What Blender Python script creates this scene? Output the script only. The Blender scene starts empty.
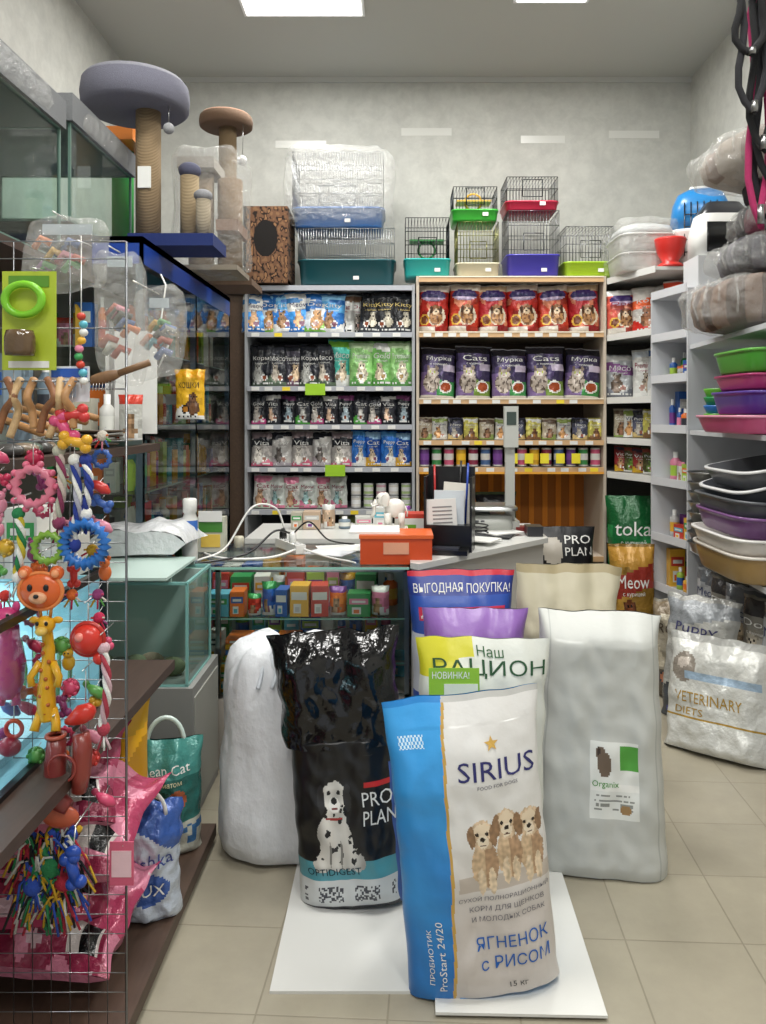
import bpy, math, random
from mathutils import Vector, Matrix, noise
pi=math.pi
def C(h):
    h=h.lstrip('#'); o=[]
    for i in (0,2,4):
        c=int(h[i:i+2],16)/255
        o.append(c/12.92 if c<=.04045 else ((c+.055)/1.055)**2.4)
    return (o[0],o[1],o[2],1.0)
def T(x,y,z): return Matrix.Translation((x,y,z))
def R(a,ax): return Matrix.Rotation(math.radians(a),4,ax)
def hsh(*a):
    s=0
    for i,q in enumerate(a): s+=q*(12.9898+i*65.233)
    s=math.sin(s)*43758.5453
    return s-math.floor(s)
def mul(c,k): return tuple(min(1,q*k) for q in c[:3])+(1.0,)
def mixc(a,b,t): return tuple(a[i]*(1-t)+b[i]*t for i in range(3))+(1.0,)
W_=C('#e6e6e2'); K_=C('#121214')
# ---------------------------------------------------------------- materials
MATS={}
def mat(kind):
    if kind in MATS: return MATS[kind]
    m=bpy.data.materials.new('mat_'+kind); m.use_nodes=True
    nt=m.node_tree; N=nt.nodes; L=nt.links
    b=N['Principled BSDF']; out=N['Material Output']
    a=N.new('ShaderNodeAttribute'); a.attribute_name='Col'
    L.new(a.outputs['Color'],b.inputs['Base Color'])
    def bump(scale,strength,dist=.01,typ='noise',stretch=None):
        tc=N.new('ShaderNodeTexCoord'); src=tc.outputs['Object']
        if stretch:
            mp=N.new('ShaderNodeMapping'); mp.inputs['Scale'].default_value=stretch; L.new(src,mp.inputs['Vector']); src=mp.outputs['Vector']
        if typ=='noise':
            t=N.new('ShaderNodeTexNoise'); t.inputs['Scale'].default_value=scale; t.inputs['Detail'].default_value=4; o=t.outputs['Fac']
        else:
            t=N.new('ShaderNodeTexWave'); t.bands_direction='Z'; t.inputs['Scale'].default_value=scale; o=t.outputs['Fac']
        L.new(src,t.inputs['Vector'])
        bp=N.new('ShaderNodeBump'); bp.inputs['Strength'].default_value=strength; bp.inputs['Distance'].default_value=dist
        L.new(o,bp.inputs['Height']); L.new(bp.outputs['Normal'],b.inputs['Normal'])
        return t,o
    def vary(o,lo,hi):
        mr=N.new('ShaderNodeMapRange'); mr.inputs['To Min'].default_value=lo; mr.inputs['To Max'].default_value=hi; L.new(o,mr.inputs['Value'])
        mx=N.new('ShaderNodeVectorMath'); mx.operation='SCALE'; L.new(a.outputs['Color'],mx.inputs[0]); L.new(mr.outputs['Result'],mx.inputs['Scale'])
        L.new(mx.outputs['Vector'],b.inputs['Base Color'])
    r={'matte':.75,'print':.34,'foil':.2,'plastic':.28,'metal':.28,'fabric':.95,'sisal':.95,'wood':.5,'woven':.45,'gloss':.13,'paper':.5,'film':.1}.get(kind,.5)
    b.inputs['Roughness'].default_value=r
    if kind=='metal': b.inputs['Metallic'].default_value=1
    if kind=='print': bump(12,.16,.02)
    if kind=='foil': bump(32,.45,.02); b.inputs['Metallic'].default_value=.1
    if kind=='gloss': bump(16,.45,.02)
    if kind=='paper': bump(10,.14,.02)
    if kind=='fabric':
        t,o=bump(220,.6,.004); vary(o,.75,1.25)
    if kind=='sisal':
        t,o=bump(45,.8,.006,'wave'); vary(o,.7,1.1)
    if kind=='wood':
        t,o=bump(9,.1,.003,'noise',(8,1,8)); vary(o,.65,1.3)
    if kind=='woven':
        t,o=bump(14,.4,.02,'noise',(1.5,1.5,1))
    if kind=='film':
        b.inputs['Alpha'].default_value=.22; bump(26,1.0,.04)
        b.inputs['Specular IOR Level'].default_value=1.0
    if kind=='glass':
        N.remove(b)
        tr=N.new('ShaderNodeBsdfTransparent'); L.new(a.outputs['Color'],tr.inputs['Color'])
        gl=N.new('ShaderNodeBsdfGlossy'); gl.inputs['Roughness'].default_value=.03
        fr=N.new('ShaderNodeFresnel'); fr.inputs['IOR'].default_value=1.45
        mx=N.new('ShaderNodeMixShader'); L.new(fr.outputs[0],mx.inputs[0]); L.new(tr.outputs[0],mx.inputs[1]); L.new(gl.outputs[0],mx.inputs[2])
        L.new(mx.outputs[0],out.inputs['Surface'])
    if kind=='emit':
        L.new(a.outputs['Color'],b.inputs['Emission Color']); b.inputs['Emission Strength'].default_value=5
    MATS[kind]=m; return m
# ---------------------------------------------------------------- mesh builder
TXT={}
def textmesh(body):
    if body in TXT: return TXT[body]
    cu=bpy.data.curves.new('t','FONT'); cu.body=body; cu.resolution_u=2
    o=bpy.data.objects.new('t',cu); bpy.context.scene.collection.objects.link(o)
    dg=bpy.context.evaluated_depsgraph_get()
    me=bpy.data.meshes.new_from_object(o.evaluated_get(dg))
    vs=[(v.co.x,v.co.y) for v in me.vertices]; fs=[tuple(p.vertices) for p in me.polygons]
    bpy.data.objects.remove(o); bpy.data.meshes.remove(me); bpy.data.curves.remove(cu)
    if vs:
        x0=min(v[0] for v in vs);x1=max(v[0] for v in vs);y0=min(v[1] for v in vs);y1=max(v[1] for v in vs)
        vs=[((v[0]-x0)/max(1e-6,x1-x0),(v[1]-y0)/max(1e-6,y1-y0)) for v in vs]
    TXT[body]=(vs,fs); return TXT[body]
class MB:
    def __init__(s): s.v=[];s.f=[];s.c=[];s.m=[];s.sm=[];s.kinds=[]
    def add(s,vs,fs,col,kind='matte',smooth=False):
        if kind not in s.kinds: s.kinds.append(kind)
        ki=s.kinds.index(kind); o=len(s.v)
        for p in vs: s.v.append(tuple(p))
        lst=isinstance(col,list)
        for i,f in enumerate(fs):
            s.f.append(tuple(o+a for a in f)); s.c.append(col[i] if lst else col); s.m.append(ki); s.sm.append(smooth)
    def box(s,x0,x1,y0,y1,z0,z1,col,kind='matte',M=None):
        vs=[(x,y,z) for x in(x0,x1) for y in(y0,y1) for z in(z0,z1)]
        if M is not None: vs=[tuple(M@Vector(p)) for p in vs]
        s.add(vs,[(0,1,3,2),(4,6,7,5),(0,4,5,1),(2,3,7,6),(0,2,6,4),(1,5,7,3)],col,kind)
    def prism(s,pts,z0,z1,col,kind='matte'):
        n=len(pts); vs=[(x,y,z0) for x,y in pts]+[(x,y,z1) for x,y in pts]
        fs=[(i,(i+1)%n,n+(i+1)%n,n+i) for i in range(n)]+[tuple(range(n))[::-1],tuple(range(n,2*n))]
        s.add(vs,fs,col,kind)
    def loft(s,rings,col,kind='plastic',p=2,n=24,cx=0,cy=0,capb=True,capt=True,M=None,dis=None,smooth=True):
        vs=[];fs=[];cs=[]
        for ri,r in enumerate(rings):
            z,a,b=r[:3]; ox,oy=(r[3],r[4]) if len(r)>4 else (0,0)
            for i in range(n):
                t=2*pi*i/n; c,q=math.cos(t),math.sin(t)
                x=cx+ox+a*math.copysign(abs(c)**(2/p),c); y=cy+oy+b*math.copysign(abs(q)**(2/p),q); zz=z
                if dis: x,y,zz=dis(x,y,zz,ri,i)
                vs.append((x,y,zz))
        for k in range(len(rings)-1):
            for i in range(n):
                j=(i+1)%n; fs.append((k*n+i,k*n+j,(k+1)*n+j,(k+1)*n+i))
                cs.append(col(k,i) if callable(col) else (col[k] if isinstance(col,list) else col))
        e=len(rings)-1
        if capb: fs.append(tuple(range(n))[::-1]); cs.append(col(0,0) if callable(col) else (col[0] if isinstance(col,list) else col))
        if capt: fs.append(tuple(e*n+i for i in range(n))); cs.append(col(e-1,0) if callable(col) else (col[-1] if isinstance(col,list) else col))
        if M is not None: vs=[tuple(M@Vector(q)) for q in vs]
        s.add(vs,fs,cs,kind,smooth)
    def cyl(s,p0,p1,r0,col,kind='plastic',n=10,r1=None):
        p0=Vector(p0);p1=Vector(p1); d=p1-p0
        M=T(*p0)@d.to_track_quat('Z','Y').to_matrix().to_4x4()
        r1=r0 if r1 is None else r1
        s.loft([(0,r0,r0),(d.length,r1,r1)],col,kind,n=n,M=M)
    def wire(s,p0,p1,r,col,kind='metal'): s.cyl(p0,p1,r,col,kind,n=4)
    def tube(s,pts,r,col,kind='plastic',n=6,closed=False):
        pts=[Vector(p) for p in pts]; m=len(pts); vs=[];fs=[];cs=[]
        for i,p in enumerate(pts):
            a=pts[i-1] if (i>0 or closed) else p; b=pts[(i+1)%m] if (i<m-1 or closed) else p
            d=(b-a); d=d.normalized() if d.length>1e-9 else Vector((0,0,1))
            up=Vector((0,1,0)) if abs(d.y)<.9 else Vector((1,0,0))
            e1=d.cross(up).normalized(); e2=d.cross(e1)
            rr=r[min(i,len(r)-1)] if isinstance(r,list) else r
            for k in range(n):
                t=2*pi*k/n; vs.append(tuple(p+e1*rr*math.cos(t)+e2*rr*math.sin(t)))
        for i in range(m if closed else m-1):
            j=(i+1)%m
            for k in range(n):
                q=(k+1)%n; fs.append((i*n+k,i*n+q,j*n+q,j*n+k)); cs.append(col(i) if callable(col) else col)
        if not closed:
            fs.append(tuple(range(n))[::-1]); fs.append(tuple((m-1)*n+k for k in range(n))); c0=col(0) if callable(col) else col; cs+=[c0,c0]
        s.add(vs,fs,cs,kind,True)
    def ell(s,c,r,col,kind='plastic',nu=16,nv=10,M=None,dis=None,p=1.0):
        vs=[];fs=[];cs=[]
        MM=T(*c)@(M if M is not None else Matrix())
        def pw(q): return math.copysign(abs(q)**p,q)
        for k in range(nv+1):
            t=pi*k/nv
            for i in range(nu):
                a=2*pi*i/nu
                v=Vector((r[0]*pw(math.sin(t))*pw(math.cos(a)),r[1]*pw(math.sin(t))*pw(math.sin(a)),-r[2]*pw(math.cos(t))))
                if dis: v=dis(v)
                vs.append(tuple(MM@v))
        for k in range(nv):
            for i in range(nu):
                j=(i+1)%nu; fs.append((k*nu+i,k*nu+j,(k+1)*nu+j,(k+1)*nu+i)); cs.append(col(k/nv,i/nu) if callable(col) else col)
        s.add(vs,fs,cs,kind,True)
    def torus(s,c,Rr,r,col,kind='plastic',M=None,n=28,m=8,sx=1,sz=1,bead=0):
        MM=T(*c)@(M if M is not None else Matrix()); vs=[];fs=[];cs=[]
        for i in range(n):
            a=2*pi*i/n; rr=r*(1+bead*(.5 if i%2 else -.5))
            for k in range(m):
                b=2*pi*k/m; q=Rr+rr*math.cos(b)
                vs.append(tuple(MM@Vector((q*math.cos(a)*sx,rr*math.sin(b),q*math.sin(a)*sz))))
        for i in range(n):
            for k in range(m):
                j=(i+1)%n;l=(k+1)%m; fs.append((i*m+k,i*m+l,j*m+l,j*m+k)); cs.append(col(i) if callable(col) else col)
        s.add(vs,fs,cs,kind,True)
    def grid(s,fn,nu,nv,col,kind='print',smooth=True):
        vs=[fn(i/nu,j/nv) for j in range(nv+1) for i in range(nu+1)]; fs=[];cs=[]
        for j in range(nv):
            for i in range(nu):
                a=j*(nu+1)+i; fs.append((a,a+1,a+nu+2,a+nu+1)); cs.append(col((i+.5)/nu,(j+.5)/nv) if callable(col) else col)
        s.add(vs,fs,cs,kind,smooth)
    def text(s,body,u0,v0,u1,v1,fn,col,kind='matte',rot=False):
        vs,fs=textmesh(body)
        if not vs: return
        if rot: pts=[fn(u0+(1-y)*(u1-u0),v0+x*(v1-v0)) for x,y in vs]
        else: pts=[fn(u0+x*(u1-u0),v0+y*(v1-v0)) for x,y in vs]
        s.add([tuple(p) for p in pts],fs,col,kind)
    def build(s,name):
        me=bpy.data.meshes.new(name); me.from_pydata(s.v,[],s.f)
        at=me.color_attributes.new('Col','FLOAT_COLOR','CORNER'); buf=[]
        for f,c in zip(s.f,s.c): buf.extend(c*len(f))
        at.data.foreach_set('color',buf)
        me.polygons.foreach_set('material_index',s.m); me.polygons.foreach_set('use_smooth',s.sm)
        for k in s.kinds: me.materials.append(mat(k))
        me.update()
        o=bpy.data.objects.new(name,me); bpy.context.scene.collection.objects.link(o)
        return o
# ---------------------------------------------------------------- bags
def sack(mb,M,W,H,Th,colf,back=None,kind='print',nu=12,nv=14,wr=.005,seed=0,top=.22,bot=.06,b0=.75,sq=3,topw=1.0):
    def prof(v):
        a=1.0
        if v<bot: a=b0+(1-b0)*math.sin(v/bot*pi/2)
        if v>1-top: a*=.06+.94*math.sin((1-v)/top*pi/2)
        return a
    asp=H/W
    def P(u,v,s=1,off=0):
        pr=prof(v); w=W/2*(1-.08*pr)*(1+(topw-1)*v)
        t=Th/2*pr*max(0,1-abs(u)**sq)**.55
        e=min(1,(1-abs(u))*6)*max(.25,pr)
        n=noise.noise(Vector((u*2.2+seed*3.1,v*3.5*asp+seed,s*2+.5)))+.5*noise.noise(Vector((u*5+seed,v*8*asp,s*3)))
        y=-s*t+n*wr*e+wr*1.5*v*noise.noise(Vector((u*2.5+seed,seed*2.,0)))
        x=u*w+wr*.7*noise.noise(Vector((v*5*asp,seed,4)))
        z=v*H+ (wr*.8*noise.noise(Vector((u*3,seed,9))) if v>.9 else 0)
        return M@Vector((x,y-off,z))
    back=back or colf(.03,.5)
    mb.grid(lambda a,b:P(a*2-1,b),nu,nv,colf,kind)
    mb.grid(lambda a,b:P(1-a*2,b,-1),max(6,nu//3),max(6,nv//3),back,kind)
    mb.grid(lambda a,b:P(a*2-1,0,1).lerp(P(a*2-1,0,-1),b),8,1,back,kind)
    return lambda u,v,off=.003:P(u*2-1,v,1,off)
def E(u,v,cx,cy,rx,ry): return ((u-cx)/rx)**2+((v-cy)/ry)**2<1
def art(base,top=None,bot=None,blob=None,txt=W_,band=None,seed=0,bp=(.5,.3),cat=False):
    ax=.36+.28*hsh(seed,1.); s2=.75+.4*hsh(seed,2.); alt=mul(base,1.6) if sum(base[:3])<1.2 else mul(base,.75)
    def f(u,v):
        c=base
        if v>.3 and noise.noise(Vector((u*3+seed,v*3,seed)))>.15: c=alt
        if top and v>.80+.05*math.sin(u*4+seed): c=top
        if bot and v<.17+.10*math.sin(u*5+seed*1.7): c=bot
        if band and .55<v+.06*math.sin(u*3+seed)<.76: c=band
        if blob:
            x=(u-ax)/s2; y=(v-bp[1])/s2
            b2=mul(blob,1.5); b3=mul(blob,.55)
            if (x/.24)**2+((y+.06)/.17)**2<1: c=blob if noise.noise(Vector((x*14,y*12,seed)))<.1 else b3
            if (x/.12)**2+((y+.10)/.12)**2<1: c=b2
            hy=y-.14
            if ((abs(x)-.105)/.045)**2+((hy-.04-(.03 if hsh(seed,5.)>.5 else -.03))/.075)**2<1: c=b3
            if (x/.135)**2+(hy/.095)**2<1: c=blob
            if (x/.07)**2+((hy+.035)/.045)**2<1: c=b2
            if ((abs(x)-.055)/.022)**2+((hy-.015)/.016)**2<1 or (x/.025)**2+((hy+.02)/.014)**2<1: c=K_
        if E(u,v,1-ax,.2,.13,.08): c=txt
        if E(u,v,1-ax,.2,.10,.06): c=mixc(C('#a0522d'),base,.3)
        if .045<v<.085 and .12<u<.88 and hsh(int(u*22),seed+7)>.4: c=txt
        if v>.965: c=mul(base,.7)
        return c
    return f
WORDS=['Cat','Meow','Dog','Kitty','Корм','Мясо','Premium','Gold','Vita','Puppy']
def row(name,p0,p1,n,z,w,h,t,arts,rz=0,jit=4,seed=0,tilt=-4,kind='foil',nu=18,nv=24,mb=None,words=WORDS,tc=W_,wv=(.60,.72),over=1.07):
    own=mb is None
    if own: mb=MB()
    rnd=random.Random(seed*7+1); w=w*over
    for i in range(n):
        q=i/(n-1) if n>1 else .5
        x=p0[0]+(p1[0]-p0[0])*q; y=p0[1]+(p1[1]-p0[1])*q+rnd.uniform(-.012,.012)
        M=T(x,y,z)@R(rz+rnd.uniform(-jit,jit),'Z')@R(tilt+rnd.uniform(-3,3),'X')@R(rnd.uniform(-jit,jit)*.4,'Y')
        a=arts[i%len(arts)]
        D=sack(mb,M,w*rnd.uniform(.94,1.05),h*rnd.uniform(.93,1.0),t,a,nu=nu,nv=nv,wr=.009,seed=seed+i*1.7,kind=kind)
        wd=words[(i%len(arts)+seed)%len(words)]; c0=a(.5,.66); tt=tc if sum(c0[:3])<1.3 else C('#27305c') if seed%2 else C('#8a2440')
        mb.text(wd,.14,wv[0],.86,wv[1],D,tt)
        mb.text('с курицей',.25,wv[0]-.08,.75,wv[0]-.03,D,tt)
    if own: return mb.build(name)
PAL=[C(x) for x in('#c8402f','#e8b23a','#2f62b0','#3c9a55','#e7e7e0','#7b3f8c','#3a3c44','#e58aa6','#e9762b','#5db4c9','#a7c94a','#c9c9c6')]
def products(mb,p0,p1,z,h0,h1,seed=0,dens=1.0,depth=.06,pal=None):
    pal=pal or PAL
    rnd=random.Random(seed); L=math.hypot(p1[0]-p0[0],p1[1]-p0[1]); q=.03
    ang=math.degrees(math.atan2(p1[1]-p0[1],p1[0]-p0[0]))
    while q<L-.05:
        w=rnd.uniform(.05,.1); h=rnd.uniform(h0,h1); c=rnd.choice(pal); c2=rnd.choice(PAL)
        M=T(p0[0],p0[1],z)@R(ang,'Z')@T(q+w/2,0,0)@R(rnd.uniform(-5,5),'Z')
        k=rnd.random()
        if k<.6:
            mb.box(-w/2,w/2,-depth/2,depth/2,0,h,c,'print',M)
            mb.box(-w*.42,w*.42,-depth/2-.002,-depth/2,h*.55,h*.8,c2,'print',M)
            mb.box(-w*.3,w*.3,-depth/2-.003,-depth/2,h*.62,h*.72,W_,'print',M)
            mb.box(-w*.3,w*.1,-depth/2-.002,-depth/2,h*.12,h*.42,W_,'print',M); mb.box(-w*.22,w*.02,-depth/2-.003,-depth/2,h*.16,h*.32,rnd.choice(PAL),'print',M)
        elif k<.8:
            r=w*.36; mb.loft([(0,r,r),(h*.2,r,r),(h*.55,r,r),(h*.7,r,r),(h*.8,r*.45,r*.45),(h,r*.45,r*.45)],[c,c2,c,c,W_],'plastic',n=12,M=M)
        else:
            sack(mb,M,w*1.1,h,depth*.6,art(c,c2,W_,C('#a08060'),seed=rnd.random()*9),nu=8,nv=10,kind='foil',seed=rnd.random()*9)
        q+=w+rnd.uniform(.002,.015)/dens
def cans(mb,p0,p1,n,z,r,h,pals,seed=0):
    for i in range(n):
        q=i/(n-1); x=p0[0]+(p1[0]-p0[0])*q; y=p0[1]+(p1[1]-p0[1])*q
        c=pals[i%len(pals)]
        mb.loft([(z,r*.96,r*.96),(z+.006,r,r),(z+.012,r*.97,r*.97),(z+h*.35,r*.97,r*.97),(z+h*.7,r*.97,r*.97),(z+h-.01,r*.97,r*.97),(z+h-.004,r,r),(z+h,r*.93,r*.93)],
          [C('#c9c9c9'),C('#c9c9c9'),c,W_ if i%3 else mul(c,1.6),c,C('#c9c9c9'),C('#d5d5d5')],'print',n=14,cx=x,cy=y)
def filmbox(mb,x0,x1,y0,y1,z0,z1,amp=.02,seed=0):
    cx,cy,cz=(x0+x1)/2,(y0+y1)/2,(z0+z1)/2
    def dis(v):
        n=noise.noise(v*9+Vector((seed,0,0)))*amp+noise.noise(v*22+Vector((seed,3,0)))*amp*.5
        return v*(1+n/max(.1,v.length))
    mb.ell((cx,cy,cz),((x1-x0)/2,(y1-y0)/2,(z1-z0)/2),W_,'film',28,18,dis=dis,p=.35)
def pane(mb,pts,col=C('#f2f8f5')): mb.add(pts,[(0,1,2,3)],col,'glass')
def tank(mb,x0,x1,y0,y1,z0,z1,edge=C('#5f7a70'),col=C('#eaf5f1'),e=.005,bottomcol=None):
    pane(mb,[(x0,y0,z0),(x1,y0,z0),(x1,y0,z1),(x0,y0,z1)],col)
    pane(mb,[(x0,y1,z0),(x1,y1,z0),(x1,y1,z1),(x0,y1,z1)],col)
    pane(mb,[(x0,y0,z0),(x0,y1,z0),(x0,y1,z1),(x0,y0,z1)],col)
    pane(mb,[(x1,y0,z0),(x1,y1,z0),(x1,y1,z1),(x1,y0,z1)],col)
    for x in(x0,x1):
        for y in(y0,y1): mb.box(x-e,x+e,y-e,y+e,z0,z1,edge,'plastic')
        for z in(z0,z1): mb.box(x-e,x+e,y0,y1,z-e,z+e,edge,'plastic')
    for y in(y0,y1):
        for z in(z0,z1): mb.box(x0,x1,y-e,y+e,z-e,z+e,edge,'plastic')
    mb.box(x0,x1,y0,y1,z0,z0+.006,bottomcol or C('#b5c0ba'),'matte')
def cage(name,x0,x1,y0,y1,z0,zb,zt,bcol,wcol=C('#b9bcbf'),sp=.022,inner=None):
    mb=MB(); cx,cy=(x0+x1)/2,(y0+y1)/2; a,b=(x1-x0)/2,(y1-y0)/2
    mb.loft([(z0,a*.9,b*.88),(z0+.01,a*.93,b*.92),(zb-.012,a*.97,b*.97),(zb-.01,a,b),(zb,a,b),(zb,a*.96,b*.95),(z0+.02,a*.9,b*.88)],bcol,'plastic',p=8,n=40,cx=cx,cy=cy,capt=True)
    r=.0017
    xa,xb,ya,yb=x0+.015,x1-.015,y0+.015,y1-.015
    n=int((xb-xa)/sp)
    for i in range(n+1):
        x=xa+(xb-xa)*i/n
        mb.wire((x,ya,zb),(x,ya,zt),r,wcol); mb.wire((x,yb,zb),(x,yb,zt),r,wcol); mb.wire((x,ya,zt),(x,yb,zt),r,wcol)
    m=max(3,int((yb-ya)/(sp*1.4)))
    for i in range(m+1):
        y=ya+(yb-ya)*i/m
        mb.wire((xa,y,zb),(xa,y,zt),r,wcol); mb.wire((xb,y,zb),(xb,y,zt),r,wcol)
    k=max(2,int((zt-zb)/.09))
    for i in range(k+1):
        z=zb+(zt-zb)*i/k
        for y in(ya,yb): mb.wire((xa,y,z),(xb,y,z),r*1.5,wcol)
        for x in(xa,xb): mb.wire((x,ya,z),(x,yb,z),r*1.5,wcol)
    dx=(xb-xa)*.2
    for q in((cx-dx,zb+.03,cx+dx,zb+.03),(cx-dx,zb+.15,cx+dx,zb+.15),(cx-dx,zb+.03,cx-dx,zb+.15),(cx+dx,zb+.03,cx+dx,zb+.15)):
        mb.wire((q[0],ya-.004,min(q[1],zt)),(q[2],ya-.004,min(q[3],zt)),r*1.8,wcol)
    if inner:
        mb.box(xa+.03,xb-.03,cy-.06,cy+.08,(zb+zt)/2,(zb+zt)/2+.012,inner,'plastic')
        mb.torus((cx,cy,zb+.09),.06,.008,inner,'plastic')
    mb.box(cx+.05,cx+.09,y0-.004,y0,z0+.03,z0+.055,W_,'paper')
    return mb.build(name)
# ================================================================ ROOM
def surfmat(name,kind):
    m=bpy.data.materials.new(name); m.use_nodes=True; nt=m.node_tree; N=nt.nodes; L=nt.links; b=N['Principled BSDF']
    tc=N.new('ShaderNodeTexCoord')
    if kind=='wall':
        n1=N.new('ShaderNodeTexNoise'); n1.inputs['Scale'].default_value=9; n1.inputs['Detail'].default_value=9; n1.inputs['Roughness'].default_value=.7; n1.inputs['Distortion'].default_value=.25
        n2=N.new('ShaderNodeTexNoise'); n2.inputs['Scale'].default_value=1.6; n2.inputs['Detail'].default_value=2
        L.new(tc.outputs['Object'],n1.inputs['Vector']); L.new(tc.outputs['Object'],n2.inputs['Vector'])
        ad=N.new('ShaderNodeMath'); ad.operation='MULTIPLY_ADD'; ad.inputs[1].default_value=.5; L.new(n2.outputs['Fac'],ad.inputs[0]); L.new(n1.outputs['Fac'],ad.inputs[2])
        cr=N.new('ShaderNodeValToRGB'); cr.color_ramp.elements[0].position=.6; cr.color_ramp.elements[0].color=C('#b4b4ae'); cr.color_ramp.elements[1].position=.9; cr.color_ramp.elements[1].color=C('#c4c4bd')
        L.new(ad.outputs[0],cr.inputs[0]); L.new(cr.outputs[0],b.inputs['Base Color'])
        bp=N.new('ShaderNodeBump'); bp.inputs['Strength'].default_value=.12; bp.inputs['Distance'].default_value=.01; L.new(n1.outputs['Fac'],bp.inputs['Height']); L.new(bp.outputs[0],b.inputs['Normal'])
        b.inputs['Roughness'].default_value=.85
    elif kind=='ceil':
        b.inputs['Base Color'].default_value=C('#bcbcb6'); b.inputs['Roughness'].default_value=.9
    else:
        br=N.new('ShaderNodeTexBrick'); br.offset=0; br.inputs['Scale'].default_value=1; br.inputs['Brick Width'].default_value=.33; br.inputs['Row Height'].default_value=.33
        br.inputs['Mortar Size'].default_value=.003; br.inputs['Mortar Smooth'].default_value=.4
        br.inputs['Color1'].default_value=C('#a19a88'); br.inputs['Color2'].default_value=C('#9b9483'); br.inputs['Mortar'].default_value=C('#8a8372')
        mp=N.new('ShaderNodeMapping'); mp.inputs['Rotation'].default_value=(0,0,math.radians(3)); mp.inputs['Location'].default_value=(.12,.05,0)
        L.new(tc.outputs['Object'],mp.inputs['Vector']); L.new(mp.outputs[0],br.inputs['Vector'])
        n1=N.new('ShaderNodeTexNoise'); n1.inputs['Scale'].default_value=5; n1.inputs['Detail'].default_value=9; n1.inputs['Roughness'].default_value=.7; L.new(tc.outputs['Object'],n1.inputs['Vector'])
        mr=N.new('ShaderNodeMapRange'); mr.inputs['To Min'].default_value=.76; mr.inputs['To Max'].default_value=1.2; L.new(n1.outputs['Fac'],mr.inputs['Value'])
        vm=N.new('ShaderNodeVectorMath'); vm.operation='SCALE'; L.new(br.outputs['Color'],vm.inputs[0]); L.new(mr.outputs[0],vm.inputs['Scale']); L.new(vm.outputs[0],b.inputs['Base Color'])
        bp=N.new('ShaderNodeBump'); bp.inputs['Strength'].default_value=.3; bp.inputs['Distance'].default_value=.003; bp.invert=True; L.new(br.outputs['Fac'],bp.inputs['Height']); L.new(bp.outputs[0],b.inputs['Normal'])
        b.inputs['Roughness'].default_value=.3
    return m
def slab(name,x0,x1,y0,y1,z0,z1,m):
    mb=MB(); mb.box(x0,x1,y0,y1,z0,z1,W_); o=mb.build(name); o.data.materials.clear(); o.data.materials.append(m); return o
mw=surfmat('wallpaper','wall'); CH=4.18; XL,XR,YB=-2.07,2.35,6.2
slab('wall_back',XL-.1,XR+.1,YB,YB+.1,0,CH,mw)
slab('wall_left',XL-.1,XL,-2.5,YB,0,CH,mw)
slab('wall_right',XR,XR+.1,-2.5,YB,0,CH,mw)
slab('floor',XL-.1,XR+.1,-2.5,YB+.1,-.1,0,surfmat('floor_tiles','floor'))
slab('ceiling',XL-.1,XR+.1,-2.5,YB+.1,CH,CH+.1,surfmat('ceiling_paint','ceil'))
for nm,b in(('baseboard_back',(XL,XR,YB-.015,YB,0,.08)),('baseboard_right',(XR-.015,XR,-2.5,YB-.02,0,.08)),('baseboard_left',(XL,XL+.015,-2.5,YB-.02,0,.08))):
    mb=MB(); mb.box(*b,C('#8d8678'),'plastic'); mb.build(nm)
mb=MB(); mb.box(XL,XR,YB-.02,YB,CH-.04,CH,C('#c2c2bd')); mb.build('trim_1')
mb=MB()
for x0_,x1_,z_ in((-.95,-.55,3.62),(.05,.45,3.72),(1.0,1.35,3.66),(1.7,2.1,3.7)): mb.box(x0_,x1_,YB-.002,YB,z_,z_+.06,C('#cfcfc9'),'plastic')
mb.build('wall_tape')
for cx,hw in((-.6,.4),(1.0,.24)):
    for cy in(4.79 if hw>.3 else 4.62,2.2,-.4):
        mb=MB()
        mb.box(cx-hw,cx+hw,cy-.4,cy+.4,CH-.03,CH-.001,C('#e8e8e8'),'plastic')
        mb.box(cx-hw+.02,cx+hw-.02,cy-.38,cy+.38,CH-.034,CH-.03,W_,'emit'); mb.build('ceiling_light')
        l=bpy.data.lights.new('panel_lamp','AREA'); l.shape='RECTANGLE'; l.size=hw*1.9; l.size_y=.76; l.energy=44; l.color=(1,.985,.945)
        o=bpy.data.objects.new('ceiling_light_lamp',l); bpy.context.scene.collection.objects.link(o); o.location=(cx,cy,CH-.05)
# ================================================================ BACK SHELVES
def shelfunit(x0,x1,y0,y1,zs,ztop,body,lip,back,th=.022,liph=.035):
    mb=MB(); rnd=random.Random(int(x0*100))
    mb.box(x0,x0+.02,y0,y1,0,ztop,body); mb.box(x1-.02,x1,y0,y1,0,ztop,body); mb.box(x0,x1,y1-.01,y1,0,ztop,back)
    for z in zs:
        mb.box(x0+.02,x1-.02,y0,y1-.01,z-th,z,body); mb.box(x0+.02,x1-.02,y0-.012,y0,z-liph+.003,z+.003,lip,'plastic')
        if z<2.3:
            x=x0+.05
            while x<x1-.1:
                mb.box(x,x+.055,y0-.015,y0-.012,z-.029,z-.003,W_ if rnd.random()>.12 else C('#f2d83a'),'paper'); x+=rnd.uniform(.08,.17)
    return mb
mb=shelfunit(-1.06,.14,5.5,6.1,[2.41,2.08,1.70,1.43,1.13,.83,.45],2.42,C('#a3a6aa'),C('#aeb1b8'),C('#3b3d40'))
for x,z in((-.56,1.70),(-.42,1.13)): mb.box(x-.07,x+.07,5.47,5.475,z-.06,z+.02,C('#9fce2e'),'print')
mb.build('display_shelf')
mb=shelfunit(.15,1.49,5.5,6.1,[2.47,2.08,1.61,1.32,1.13,.5],2.48,C('#c2b5a4'),C('#d2ac80'),C('#4a3a2c'))
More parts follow.
